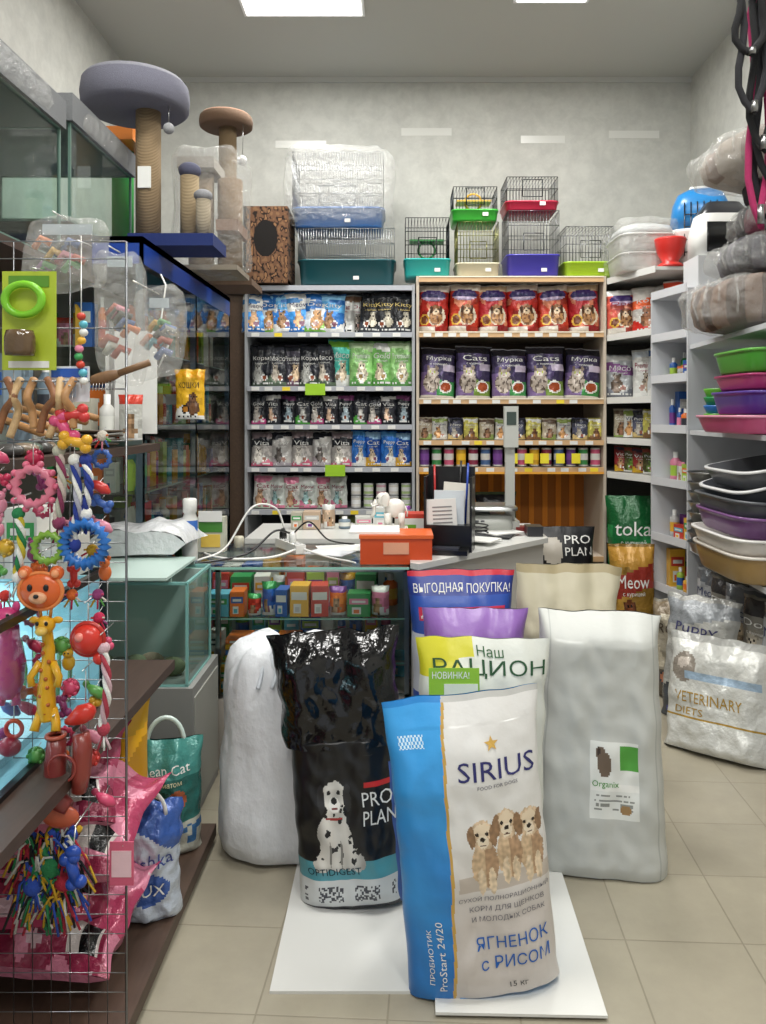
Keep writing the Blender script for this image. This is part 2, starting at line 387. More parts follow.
for z in(2.47,2.08,1.61): mb.box(.17,1.47,5.484,5.4885,z+.0,z+.008,C('#f2e6d0'),'plastic')
mb.box(.16,1.48,6.07,6.085,.5,1.1,C('#b06a22'))
for i in range(12): mb.box(.2+i*.105,.24+i*.105,6.06,6.07,.55,1.08,C('#e08a28'))
for i in range(5): mb.box(.8+i*.11,.86+i*.11,5.47,5.48,1.16,1.23,C('#f2e23a'),'print')
mb.box(.17,1.47,5.483,5.4845,1.085,1.10,C('#e9a53a'))
mb.build('display_shelf')
blu=C('#2a6db5'); 
A0=[art(C('#3b86c8'),W_,blu,C('#caa27a'),band=W_,seed=1),art(C('#dfe6ec'),blu,C('#7ab648'),C('#b98c5c'),band=blu,seed=2),art(blu,C('#8cc4e8'),W_,C('#8a6a4c'),band=C('#5aa9e0'),seed=5)]
row('dry_food_pouches',(-1.0,5.56),(-.45,5.56),6,2.085,.19,.30,.08,A0,jit=14,seed=1,tilt=-8)
row('dry_food_pouches',(-.37,5.62),(-.27,5.66),2,2.085,.16,.3,.08,[art(C('#c9c9c4'),C('#8b6b55'),W_,C('#8a8278'),band=W_,txt=K_,seed=9)],jit=9,seed=2)
row('dry_food_pouches',(-.18,5.56),(.05,5.56),3,2.085,.17,.31,.08,[art(C('#1c1d20'),C('#24262b'),C('#3a3d44'),C('#b5ae9c'),seed=12)],jit=9,seed=3,tc=C('#d9c27a'))
blk=C('#22242a')
row('cat_food_pouches',(-.95,5.58),(-.5,5.58),5,1.705,.16,.31,.07,[art(blk,blk,C('#3d4d3c'),C('#8f8f8a'),seed=3),art(blk,C('#3a3c44'),C('#5b6b58'),C('#a89f92'),seed=4),art(C('#3c3a44'),blk,C('#6a4c5c'),C('#c9b090'),seed=6)],jit=6,seed=4)
row('cat_food_pouches',(-.40,5.62),(-.36,5.68),2,1.705,.17,.34,.07,[art(C('#4fb7a6'),C('#8dd04a'),W_,C('#c9b8a0'),seed=6)],jit=6,seed=5)
row('cat_food_pouches',(-.24,5.58),(.05,5.58),3,1.705,.17,.33,.08,[art(C('#86b870'),C('#bcd4a8'),C('#5a944c'),C('#c8c0a8'),seed=7),art(C('#6fa85a'),W_,C('#4d8a3c'),C('#b5a890'),seed=8)],jit=6,seed=6)
row('cat_food_pouches',(-.97,5.58),(.06,5.58),11,1.435,.115,.22,.05,[art(blk,blk,C('#c8568c'),C('#b5aea5'),seed=3),art(C('#2a2a30'),C('#d5d2cc'),blk,C('#d7b59a'),seed=4),art(blk,C('#7b3f6c'),blk,C('#8fa0a8'),seed=14),art(C('#33343a'),blk,C('#57a84a'),C('#b8b6b0'),seed=15)],jit=5,seed=7,nu=14,nv=18)
row('cat_food_pouches',(-.95,5.58),(-.38,5.58),5,1.135,.15,.26,.07,[art(C('#a9a4a0'),C('#8d7d80'),C('#d56b86'),C('#cfc9c0'),band=blk,seed=3),art(C('#c9c6c2'),blk,C('#b7aeb2'),C('#6a6460'),seed=4)],jit=5,seed=8)
row('cat_food_pouches',(-.26,5.58),(.06,5.58),4,1.135,.12,.26,.07,[art(C('#2f6fbe'),C('#5aa0dc'),W_,C('#c9c6bd'),seed=6),art(C('#24509c'),C('#9cc4e4'),C('#d8a83c'),C('#b9a68d'),seed=8)],jit=5,seed=9)
row('cat_food_pouches',(-.95,5.58),(-.4,5.58),6,.835,.125,.24,.05,[art(C('#dfdcd6'),C('#e58aa6'),C('#cbd9c2'),C('#b89374'),txt=C('#c2406a'),seed=3),art(C('#d9e0da'),W_,C('#e58aa6'),C('#8fafaf'),txt=C('#5c8c50'),seed=4)],jit=5,seed=10)
mb=MB(); 
for zz in(.835,.925): cans(mb,(-.28,5.6),(.08,5.6),5,zz,.036,.085,[C('#e8e4dc'),C('#b2c98d'),C('#d7a9b5')])
mb.build('food_cans')
row('dry_food_pouches',(-.55,5.6),(-.3,5.62),2,.455,.2,.33,.08,[art(C('#d5d5d5'),C('#8a9a60'),blk,C('#b0a090'),txt=blk,seed=1)],seed=22)
red=C('#b02a22')
def dogbag(base,topc,seed):
    def f(u,v):
        c=base
        if noise.noise(Vector((u*4,v*4,seed)))>.2: c=mul(base,.55)
        if noise.noise(Vector((u*4,v*4,seed+5)))>.35: c=C('#c87a5c')
        if v>.86: c=topc
        if E(u,v,.5,.76,.42,.12): c=C('#3c2c66') if v>.72 else C('#b9a8c4')
        if E(u,v,.62,.34,.30,.2): c=C('#d0c4ae')
        if E(u,v,.62,.33,.22,.17): c=C('#a57a50') if noise.noise(Vector((u*14,v*14,seed)))>-.1 else C('#6a4630')
        if E(u,v,.60,.47,.16,.1): c=C('#8c6040')
        if E(u,v,.45,.46,.05,.09) or E(u,v,.76,.46,.05,.09): c=C('#442c1c')
        if E(u,v,.60,.43,.09,.06): c=C('#d6bfa0')
        if E(u,v,.54,.49,.022,.016) or E(u,v,.67,.49,.022,.016) or E(u,v,.605,.445,.03,.018): c=K_
        if E(u,v,.24,.26,.16,.12): c=C('#d0a53e')
        if E(u,v,.24,.26,.12,.085): c=C('#6a3a20')
        if v<.12: c=C('#d1cbc0') if u<.6 else mul(base,.6)
        if v>.975: c=W_
        return c
    return f
row('dog_food_bags',(.27,5.6),(1.36,5.6),6,2.085,.225,.36,.12,[dogbag(red,C('#d7ccc0'),1),dogbag(C('#b83a28'),C('#dfd6c8'),2),dogbag(C('#a4262c'),C('#d0b898'),4)],jit=9,seed=11,nu=30,nv=40,words=['Dog','Рекс'],wv=(.72,.81))
def catbag(seed):
    g=C('#3f8a4c') if seed<5 else C('#6f8c3c')
    def f(u,v):
        c=C('#37304c')
        if noise.noise(Vector((u*4,v*4,seed)))>.2: c=C('#544870')
        if v>.84: c=C('#1c1b22')
        if v<.5 and u<.46: c=C('#75608c')
        if v<.36+.05*math.sin(u*6) and u>.45: c=g
        if E(u,v,.30,.30,.24,.2): c=C('#a89c90') if noise.noise(Vector((u*16,v*14,seed)))>-.15 else C('#5c5048')
        if E(u,v,.32,.48,.17,.1): c=C('#b9aca0')
        if E(u,v,.20,.575,.05,.06) or E(u,v,.44,.575,.05,.06): c=C('#7c6c60')
        if E(u,v,.25,.50,.03,.02) or E(u,v,.39,.50,.03,.02): c=C('#a8b83c')
        if E(u,v,.32,.455,.09,.04): c=C('#d8d2c8')
        if E(u,v,.32,.465,.025,.012): c=C('#a85060')
        if E(u,v,.72,.22,.19,.12): c=W_
        if E(u,v,.72,.22,.15,.09): c=C('#9c4a2a')
        if .52<v<.66 and u>.62: c=C('#c4b8cc')
        if v<.06: c=C('#d9d6d0')
        if v>.97: c=C('#8a8a90')
        return c
    return f
row('cat_food_bags',(.30,5.6),(1.34,5.6),5,1.615,.255,.385,.12,[catbag(3),catbag(5)],jit=9,seed=12,nu=30,nv=40,words=['Мурка','Cats'],wv=(.71,.81))
bx=[art(C('#b8ad98'),C('#5b4a3c'),C('#8aa05a'),C('#7a5c44'),txt=K_,seed=2),art(C('#c9c9c2'),C('#7a8c46'),W_,C('#b98c5c'),seed=3),art(C('#46485a'),blk,C('#c9b27a'),C('#a8a298'),seed=5),art(C('#b9b25a'),W_,C('#7b5a3c'),C('#6a4a34'),seed=7)]
row('wet_food_packets',(.21,5.57),(1.43,5.57),12,1.325,.105,.16,.04,bx,jit=4,seed=13,nu=12,nv=16)
cl=[C('#6a3f86'),C('#3c8a4c'),C('#c9587c'),C('#d8a82e'),C('#8a2f4c'),C('#4a6a9c')]
mb=MB(); cans(mb,(.21,5.57),(1.43,5.57),15,1.135,.036,.13,cl); mb.build('food_cans')
row('dog_food_bags',(.35,5.7),(.75,5.7),2,.505,.3,.45,.12,[art(C('#5a6a4c'),blk,C('#8a7a5c'),C('#c9b99c'),seed=1)],seed=33)
mb=MB(); poly=[(1.50,5.5),(1.68,5.03),(2.33,5.03),(2.33,6.12),(1.50,6.12)]; gw=C('#c6c6c2')
for z in(2.46,2.06,1.62,1.34,1.1,.62): mb.prism(poly,z-.022,z,gw)
for z in(2.46,2.06,1.62,1.34,1.1): mb.prism([(1.495,5.5),(1.675,5.02),(1.68,5.03),(1.50,5.51)],z-.04,z+.004,C('#d8d8d4'),'plastic')
mb.box(2.31,2.33,5.03,6.12,0,2.47,gw); mb.box(1.5,2.33,6.1,6.12,0,2.47,C('#77736c')); mb.box(1.5,1.52,5.9,6.1,0,2.47,gw); mb.box(2.2,2.31,5.03,5.05,0,2.47,gw)
mb.build('corner_shelf')
row('puppy_food_bags',(1.60,5.5),(1.60,5.5),1,2.065,.2,.33,.1,[dogbag(C('#c9584a'),W_,7)],rz=-10,seed=24,nu=24,nv=30,words=['Dog'])
row('puppy_food_bags',(1.76,5.36),(1.90,5.16),2,2.065,.25,.34,.1,[art(C('#dfdcd6'),W_,C('#c5281f'),C('#8a5a3a'),band=C('#e2602c'),seed=1),art(C('#d5d2cc'),C('#d84a30'),W_,C('#a5754a'),band=C('#d84a30'),seed=2)],rz=-25,seed=14,nu=20,nv=26)
row('kitten_food_bags',(1.6,5.56),(1.6,5.56),1,1.625,.2,.33,.09,[art(C('#b5b8ba'),C('#d9d9d6'),C('#7d8088'),C('#6b5c50'),band=C('#86578c'),seed=5)],rz=-15,seed=15,nu=20,nv=26)
row('kitten_food_bags',(1.74,5.42),(1.86,5.14),3,1.625,.18,.35,.06,[art(C('#d8d8d4'),C('#c9d2da'),W_,C('#9a8c7c'),seed=6),art(C('#cfd3d6'),C('#4a6a9c'),W_,C('#c9a27a'),seed=7)],rz=-35,seed=16)
row('snack_packets',(1.60,5.5),(1.82,5.10),6,1.345,.12,.2,.04,bx,rz=-35,seed=17,nu=12,nv=16)
row('snack_packets',(1.60,5.5),(1.82,5.10),6,1.105,.12,.18,.04,[art(C('#7a2c2c'),C('#3a2c3c'),C('#c9a02e'),C('#b8906c'),seed=1),art(C('#4a4a2c'),C('#8c3c2c'),W_,C('#6a8a3c'),seed=2)],rz=-35,seed=18,nu=12,nv=16)
row('green_food_bag',(1.63,5.3),(1.63,5.3),1,0,.33,1.02,.16,[art(C('#1f6b3a'),C('#1a5a30'),C('#c8402f'),C('#b98a4a'),seed=3)],rz=-10,seed=20,nu=20,nv=34,words=['toka'],wv=(.72,.82))
row('red_food_bag',(1.52,4.96),(1.52,4.96),1,0,.27,.68,.14,[art(C('#8a6a2c'),C('#b98a3a'),C('#943228'),C('#6a3c24'),band=C('#943228'),seed=8)],rz=-10,seed=21,nu=26,nv=40)
mb=MB(); D=sack(mb,T(1.12,5.15,0)@R(-3,'X'),.42,.76,.18,lambda u,v:(C('#1a1b1e') if v>.3 else C('#3b4450')) if not E(u,v,.28,.80,.17,.12) else C('#b9b2a6'),nu=30,nv=46,seed=5,kind='print')
mb.text('PRO',.48,.86,.92,.93,D,W_); mb.text('PLAN',.48,.76,.95,.83,D,W_); mb.build('black_food_bag')
mb=MB(); wd=C('#5f4c3e'); mb.box(-1.42,-1.07,5.58,6.1,0,2.42,wd,'wood'); mb.box(-1.45,-1.065,5.55,5.58,2.36,2.43,C('#3c3029'),'wood'); mb.box(-1.25,-1.24,5.57,5.58,.1,2.34,C('#2d2420'),'wood'); mb.cyl((-1.2,5.55,1.2),(-1.2,5.55,1.34),.006,C('#999999'),'metal'); mb.build('wood_cabinet')
# ================================================================ CAGES
cage('bird_cage',-.70,.01,5.5,6.0,2.425,2.60,2.82,C('#1d5a62'),sp=.018)
cage('bird_cage',-.74,-.07,5.5,5.95,2.83,2.97,3.36,C('#3f74b8'),sp=.018)
mb=MB(); filmbox(mb,-.79,.0,5.46,5.99,2.83,3.42,.035,3); mb.build('plastic_wrap')
cage('hamster_cage',.06,.40,5.52,5.85,2.485,2.61,2.9,C('#2fb4ae'),C('#3a3c3e'),inner=C('#2a7a3a'))
cage('hamster_cage',.43,.75,5.52,5.85,2.485,2.58,2.87,C('#d6d0b4'),C('#8a8a5a'))
cage('hamster_cage',.40,.74,5.52,5.85,2.88,2.96,3.12,C('#3fb43c'),C('#55585a'),inner=C('#d8b02e'))
cage('hamster_cage',.79,1.18,5.52,5.88,2.485,2.64,2.95,C('#4a44b4'),C('#7a7c7e'))
cage('hamster_cage',.78,1.17,5.52,5.88,2.955,3.02,3.19,C('#c22848'),C('#4a4c4e'))
cage('hamster_cage',1.20,1.58,5.53,5.85,2.485,2.59,2.84,C('#a8d02c'),C('#7a7c7e'))
mb=MB()
def leo(u,v):
    q=noise.noise(Vector((u*13,v*15,2))); c=C('#6a4a34')
    if q>.10: c=C('#20150e')
    if q>.34: c=C('#8a6444')
    if q<-.3: c=C('#7d5c40')
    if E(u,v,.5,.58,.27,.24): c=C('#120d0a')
    return c
X0,X1,Y0,Y1,Z0,Z1=-1.06,-.75,5.45,5.85,2.425,2.96
mb.grid(lambda u,v:(X0+(X1-X0)*u,Y0,Z0+(Z1-Z0)*v),60,90,leo,'fabric')
mb.grid(lambda u,v:(X1,Y0+(Y1-Y0)*u,Z0+(Z1-Z0)*v),30,50,lambda u,v:leo(u*.2,v),'fabric')
mb.grid(lambda u,v:(X0+(X1-X0)*u,Y0+(Y1-Y0)*v,Z1),30,30,lambda u,v:leo(u,v*.2),'fabric')
mb.box(X0,X0+.02,Y0,Y1,Z0,Z1-.001,C('#5a3f2c'),'fabric'); mb.box(X0,X1,Y1-.02,Y1,Z0,Z1-.001,C('#5a3f2c'),'fabric'); mb.box(X0,X1,Y0+.001,Y1,Z0,Z0+.03,C('#5a3f2c'),'fabric')
mb.build('leopard_cat_house')
# ================================================================ LEFT
mb=MB(); bl=C('#1d3f95'); xf,xb,ya,yb=-1.1,-1.75,3.4,5.2
mb.box(xb,xf,ya,yb,2.25,2.28,bl,'plastic'); mb.box(xf-.015,xf,ya,yb,2.16,2.28,bl,'plastic'); mb.box(xb,xf,ya,ya+.015,2.16,2.28,bl,'plastic')
for y in(ya,(ya+yb)/2,yb-.03): mb.box(xf-.03,xf,y,y+.03,0,2.16,C('#8fa0b4'),'metal')
mb.box(xb,xb+.03,ya,ya+.03,0,2.16,C('#8fa0b4'),'metal')
mb.box(xb,xb+.01,ya,yb,0,2.25,C('#b0b1ac')); mb.box(xb,xf,yb-.01,yb,0,2.25,C('#b0b1ac'))
mb.box(xb,xf,ya,yb,0,.12,C('#6d6d6b'))
bright=[PAL[i] for i in(0,1,2,3,4,7,8,9,10,4,2)]
for z in(.5,.85,1.15,1.45,1.8):
    pane(mb,[(xb+.01,ya+.03,z),(xf-.03,ya+.03,z),(xf-.03,yb-.03,z),(xb+.01,yb-.03,z)],C('#e8f4f0')); mb.box(xf-.034,xf-.03,ya+.03,yb-.03,z-.006,z,C('#a9c4bb'),'plastic')
    products(mb,(xf-.12,yb-.1),(xf-.12,ya+.1),z+.002,.12,.24,seed=int(z*100),depth=.07,pal=bright)
    products(mb,(xf-.32,yb-.1),(xf-.32,ya+.1),z+.002,.12,.24,seed=int(z*130),depth=.07)
    products(mb,(xb+.05,ya+.12),(xf-.15,ya+.12),z+.002,.12,.24,seed=int(z*77),depth=.07,pal=bright)
pane(mb,[(xf,ya,.12),(xf,yb,.12),(xf,yb,2.16),(xf,ya,2.16)])
pane(mb,[(xf,ya,.12),(xb,ya,.12),(xb,ya,2.16),(xf,ya,2.16)])
mb.box(xf,xf+.02,4.25,4.26,1.0,1.1,C('#999999'),'metal')
mb.build('glass_display_cabinet')
mb=MB(); br=C('#43332b')
mb.box(XL+.02,-1.3,2.1,3.38,2.07,2.1,br,'wood')
mb.box(XL+.02,-1.0,2.1,3.32,1.35,1.38,br,'wood')
mb.box(XL+.02,-1.5,3.33,3.36,0,2.07,C('#8f8a80'),'matte')
mb.box(XL+.02,-.72,1.2,2.55,.67,.7,br,'wood'); mb.box(XL+.02,-.63,1.2,2.75,.02,.06,C('#4d3b30'),'wood'); mb.box(XL+.02,-.66,1.25,2.7,0,.02,br)
mb.box(XL+.02,-1.25,2.52,2.55,.06,.67,br,'wood')
mb.build('brown_shelving')
mb=MB(); tank(mb,-1.95,-1.31,2.25,3.04,2.103,2.62); mb.box(-1.97,-1.29,2.23,3.06,2.62,2.73,C('#6c6e70'),'fabric'); filmbox(mb,-1.98,-1.28,2.22,3.07,2.6,2.75,.012,1); mb.build('aquarium')
mb=MB(); tank(mb,-1.95,-1.31,3.14,3.86,2.285,2.68); mb.box(-1.97,-1.29,3.12,3.88,2.68,2.79,C('#707274'),'fabric'); filmbox(mb,-1.98,-1.28,3.11,3.89,2.66,2.81,.012,2); mb.box(-1.95,-1.31,3.14,3.37,2.1,2.285,br,'wood'); mb.build('aquarium')
def disc(mb,cx,cy,z0,z1,r,col,rim,kind='fabric'):
    h=z1-z0
    mb.loft([(z0,r*.9,r*.9),(z0+h*.12,r*.98,r*.98),(z0+h*.5,r,r),(z0+h*.85,r*.97,r*.97),(z1,r*.9,r*.9),(z1-h*.15,r*.78,r*.78),(z1-h*.45,r*.7,r*.7)],[rim,rim,rim,col,col,col],kind,n=36,cx=cx,cy=cy)
mb=MB()
disc(mb,-1.23,3.7,2.935,3.08,.25,C('#85858e'),C('#6b6b78'))
mb.cyl((-1.17,3.7,2.34),(-1.17,3.7,2.94),.058,C('#a58d6c'),'sisal',n=20)
mb.box(-1.235,-.84,3.60,3.88,2.283,2.34,C('#202f66'),'fabric')
mb.box(-1.20,-1.14,3.635,3.645,2.56,2.66,W_,'paper')
mb.cyl((-1.0,3.8,2.34),(-1.0,3.8,2.66),.045,C('#b5a07e'),'sisal',n=16); mb.ell((-1.0,3.8,2.69),(.055,.055,.04),C('#55566a'),'fabric')
mb.cyl((-.91,3.7,2.34),(-.91,3.7,2.52),.035,C('#b8ab94'),'sisal',n=16); mb.ell((-.91,3.7,2.54),(.045,.045,.03),C('#8d8d90'),'fabric')
mb.wire((-1.05,3.62,2.94),(-1.05,3.62,2.85),.002,C('#aaaaaa')); mb.ell((-1.05,3.62,2.83),(.026,.026,.026),C('#9a9a9c'),'fabric')
mb.build('cat_tree')
mb=MB(); disc(mb,-1.05,4.85,3.28,3.36,.165,C('#7a5c48'),C('#66503f')); mb.cyl((-1.04,4.85,2.31),(-1.04,4.85,3.29),.055,C('#8f7858'),'sisal',n=18); mb.box(-1.25,-.86,4.68,5.05,2.283,2.32,C('#6b5646'),'fabric'); mb.ell((-.93,4.75,3.05),(.03,.03,.03),C('#cccccc'),'fabric'); mb.wire((-.93,4.75,3.07),(-.93,4.78,3.28),.002,C('#aaaaaa')); mb.build('cat_tree')
mb=MB(); mb.cyl((-1.08,4.35,2.29),(-1.08,4.35,2.9),.07,C('#a8947a'),'sisal',n=18); mb.cyl((-.93,4.4,2.29),(-.93,4.4,2.82),.07,C('#957c60'),'sisal',n=18); mb.box(-1.2,-.85,4.2,4.55,2.283,2.31,C('#8d8476'),'fabric'); mb.box(-1.18,-.98,4.22,4.5,2.84,2.9,C('#a9a39a'),'fabric'); mb.box(-.97,-.85,4.22,4.5,2.5,2.56,C('#8a6a54'),'fabric'); filmbox(mb,-1.22,-.82,4.17,4.58,2.285,2.97,.04,9); mb.build('wrapped_scratching_post')
mb=MB(); mb.cyl((-1.5,4.3,2.29),(-1.5,4.3,2.95),.06,C('#2c8a3c'),'fabric'); mb.box(-1.62,-1.38,4.1,4.4,2.95,3.02,C('#c9742c'),'print'); mb.box(-1.65,-1.35,4.15,4.45,2.283,2.33,C('#2c8a3c'),'fabric'); mb.build('green_scratching_post')
mb=MB(); pale=[C('#c9c9c2'),C('#b5b0a0'),C('#8d9a94'),C('#c0a890'),C('#7a8c9a'),C('#d5d5d0')]
products(mb,(-1.6,2.2),(-1.6,3.25),1.385,.2,.45,seed=14,depth=.12,pal=pale); products(mb,(-1.35,3.2),(-1.02,3.2),1.385,.1,.2,seed=24,depth=.1,pal=pale)
products(mb,(-1.95,3.2),(-1.38,3.2),1.385,.3,.55,seed=26,depth=.12,pal=pale); products(mb,(-1.9,2.9),(-1.4,2.9),1.385,.2,.4,seed=27,depth=.12,pal=pale)
products(mb,(-1.3,3.1),(-1.3,2.2),1.382,.04,.14,seed=4,depth=.1,pal=pale)
for i in range(4): mb.loft([(1.382+i*.016,.05,.03),(1.39+i*.016,.12,.08),(1.396+i*.016,.13,.09)],[C('#4b3c34'),C('#5a4a3c')],'plastic',cx=-1.14+.01*i,cy=2.85,n=20)
for i in range(5): mb.cyl((-1.35+i*.03,2.6+i*.05,1.5+.01*i),(-1.05,2.35+i*.1,1.44+.012*i),.012,C('#a5784a'),'wood')
for i in range(9): mb.ell((-1.09+.012*(i%2),2.2+i*.06,1.4),(.045,.03,.02),[C('#4c4a48'),C('#7a6a58'),C('#5c6a60')][i%3],'plastic',M=R(i*30,'Z'))
mb.box(-1.25,-1.02,2.95,3.15,1.382,1.40,C('#3a4a44'),'plastic')
mb.build('aquarium_ornaments')
mb=MB(); mb.box(-1.24,-1.02,3.34,3.345,1.42,1.86,W_,'paper'); mb.box(-1.22,-1.2,3.33,3.34,1.39,1.9,C('#bbbbbb'),'metal'); mb.tube([(-1.0,3.33,2.1),(-.97,3.3,2.05),(-.99,3.3,1.9),(-.95,3.28,1.8),(-1.0,3.3,1.7)],.004,W_); mb.build('price_sheet_stand')
mb=MB(); D=sack(mb,T(-.985,3.75,1.48),.15,.24,.05,art(C('#e8b52e'),C('#d89a1e'),W_,C('#6a4a34'),txt=K_),nu=20,nv=28,kind='foil'); mb.text('КОШКИ',.15,.62,.85,.74,D,K_); mb.box(-1.1,-1.0,3.74,3.76,1.55,1.6,C('#999999'),'metal'); mb.build('yellow_packet')
# lower fish tank; the hood and area light are added to brighten it
mb=MB(); tank(mb,-1.45,-.82,1.5,2.2,.703,1.06,edge=K_,col=C('#e2f2f6'),e=.009,bottomcol=C('#9accd8')); mb.box(-1.44,-1.43,1.5,2.2,.71,1.05,C('#a0dcec')); mb.box(-1.43,-.83,2.185,2.19,.71,1.05,C('#b5e0ea')); mb.box(-1.4,-.88,1.55,2.15,.71,.73,C('#b0d0d8'),'fabric'); mb.ell((-1.1,1.9,.78),(.1,.07,.06),C('#6e8a70'),'fabric')
for i in range(5): mb.tube([(-1.0+.03*i,2.1,.73),(-.99+.03*i,2.09,.82),(-1.01+.035*i,2.1,.9)],.006,C('#4c8a4c'))
mb.box(-1.3,-1.1,1.52,2.18,1.05,1.085,C('#3a3c40'),'plastic'); mb.build('fish_tank')
l=bpy.data.lights.new('tank_fill','AREA'); l.shape='RECTANGLE'; l.size=.16; l.size_y=.6; l.energy=3.2; l.color=(.85,.97,1)
o=bpy.data.objects.new('fish_tank_added_fill',l); bpy.context.scene.collection.objects.link(o); o.location=(-1.2,1.85,1.045)
mb=MB(); products(mb,(-1.45,2.1),(-.82,2.1),1.071,.08,.2,seed=31,depth=.12,pal=pale); mb.build('boxed_aquarium_supplies')
mb=MB(); tank(mb,-1.45,-.765,2.87,3.22,.503,.88,edge=C('#7fb5b0'),col=C('#e6f4f0')); 
for i in range(10): mb.ell((-1.3+.05*i,2.95+.03*(i%4),.54),(.05,.04,.035),[C('#7e8a6c'),C('#aa9a84'),C('#6a7c78')][i%3],'fabric')
mb.box(-1.44,-.77,3.2,3.21,.51,.87,C('#b5cac4')); mb.build('glass_terrarium')
mb=MB(); mb.box(-1.5,-.74,2.85,3.26,0,.5,C('#8a8a87'),'matte'); mb.box(-.745,-.735,2.87,3.24,.04,.46,C('#96968f')); mb.build('grey_cabinet')
mb=MB(); mb.box(-1.3,-.82,2.8,3.22,.905,.915,C('#c4dad2'),'plastic'); 
for x in(-1.29,-.84):
    for y in(2.87,3.2): mb.box(x,x+.015,y,y+.015,.885,.905,C('#9ab0a8'),'plastic')
sack(mb,T(-1.06,3.18,.916)@R(-90,'X')@T(0,-.06,0),.44,.34,.13,lambda u,v:C('#dcdee0'),nu=20,nv=16,kind='foil',wr=.02,seed=3,top=.3,bot=.3,sq=5); mb.build('white_wrapped_parcel')
# ================================================================ COUNTER
mb=MB(); al=C('#b5b8b8'); x0,x1,y0,y1=-.95,.06,3.3,3.92
mb.box(x0,x1,y0,y1,0,.3,C('#a9a298')); 
for x in(x0,-.76,x1-.02):
    for y in(y0,y1-.02): mb.box(x,x+.02,y,y+.02,.3,.845,al,'metal')
for z in(.3,.835):
    mb.box(x0,x1,y0,y0+.018,z,z+.018,al,'metal'); mb.box(x0,x1,y1-.018,y1,z,z+.018,al,'metal'); mb.box(x0,x0+.018,y0,y1,z,z+.018,al,'metal')
mb.box(x0,x1,y1-.008,y1-.002,.3,.84,C('#c0cac6'))
for z in(.44,.63):
    pane(mb,[(x0+.02,y0+.04,z),(x1-.02,y0+.04,z),(x1-.02,y1-.03,z),(x0+.02,y1-.03,z)]); mb.box(x0+.02,x1-.02,y0+.035,y0+.04,z-.006,z,C('#8fc4b4'),'plastic')
pane(mb,[(x0,y0,.31),(x1,y0,.31),(x1,y0,.84),(x0,y0,.84)]); pane(mb,[(x0,y0,.31),(x0,y1,.31),(x0,y1,.84),(x0,y0,.84)]); pane(mb,[(x0,y0,.853),(x1,y0,.853),(x1,y1,.853),(x0,y1,.853)])
mb.box(x0,x1,y0-.003,y0,.846,.856,C('#8fc4b4'),'plastic')
mb.build('glass_counter')
mb=MB()
products(mb,(-.93,3.40),(.03,3.40),.633,.09,.15,seed=5,depth=.1,pal=bright); products(mb,(-.93,3.58),(.03,3.58),.633,.13,.18,seed=8,depth=.1,pal=bright); products(mb,(-.93,3.75),(.03,3.75),.633,.13,.19,seed=9,depth=.1,pal=bright)
rnd=random.Random(3)
x=-.73
while x<-.30:
    for j in range(4): mb.box(x,x+.1,3.35+.01*rnd.random(),3.5,.443+j*.024,.463+j*.024,[C('#f0bc2c'),C('#ea7a28'),C('#e9c83c'),C('#3a78c8')][(j+int(x*20))%4],'print'); mb.box(x+.02,x+.08,3.348,3.35,.448+j*.024,.458+j*.024,W_,'print')
    x+=.108
for i in range(3): mb.loft([(.443,.035,.035),(.5,.035,.035),(.53,.035,.035),(.54,.03,.03)],[C('#4c8a4c'),C('#c9d6a0'),C('#4c8a4c')],'print',cx=-.25+i*.08,cy=3.42)
products(mb,(-.05,3.42),(.03,3.42),.443,.1,.16,seed=12,depth=.1); products(mb,(-.93,3.66),(.03,3.66),.443,.12,.17,seed=18,depth=.1,pal=bright); products(mb,(-.93,3.42),(-.76,3.42),.443,.1,.15,seed=19,depth=.1)
products(mb,(-.93,3.42),(.03,3.42),.303,.06,.12,seed=22,depth=.1,pal=bright); products(mb,(-.93,3.62),(.03,3.62),.303,.06,.12,seed=23,depth=.1,pal=bright)
mb.build('counter_merchandise')
mb=MB(); wt=C('#d0d0cc')
mb.prism([(.065,3.3),(.1,3.27),(.78,3.97),(.78,4.5),(-.76,4.5),(-.76,3.94),(.065,3.94)],.85,.875,wt,'plastic')
mb.prism([(.085,3.31),(.75,3.99),(.74,4.01),(.07,3.33)],.0,.85,C('#bdbab4')); mb.prism([(.75,3.99),(.76,4.0),(.76,4.45),(.75,4.45)],0,.85,C('#bdbab4')); mb.box(-.74,.74,4.43,4.45,0,.85,C('#bdbab4'))
mb.build('white_counter')
Z=.877
mb=MB(); mb.box(-.15,.16,3.36,3.56,.856,Z+.09,C('#c84a1c'),'print'); mb.box(-.155,.165,3.355,3.565,Z+.09,Z+.105,C('#dc6228'),'print'); mb.box(-.05,.06,3.357,3.36,.9,.95,C('#e0a080'),'print'); mb.box(-.2,.02,3.38,3.6,Z+.106,Z+.116,W_,'paper'); mb.build('orange_box')
mb=MB(); M=T(.25,3.6,Z)@R(-12,'Z')
mb.box(-.11,.11,-.05,.08,0,.12,K_,'plastic',M); mb.box(-.11,-.1,-.05,.1,.1,.34,K_,'plastic',M); mb.box(.1,.11,-.05,.1,.1,.34,K_,'plastic',M); mb.box(-.11,.11,.08,.1,.1,.38,K_,'plastic',M)
for i in range(3): mb.box(-.09+.02*i,.05+.02*i,-.03+.03*i,-.025+.03*i,.08,.24+.035*i,[W_,C('#d5dbe0'),C('#e9e4d8')][i],'paper',M@R(4*i-4,'Y'))
for i in range(6): mb.box(-.06,.03,-.0315,-.031,.2-i*.018,.206-i*.018,C('#888888'),'paper',M@R(-4,'Y'))
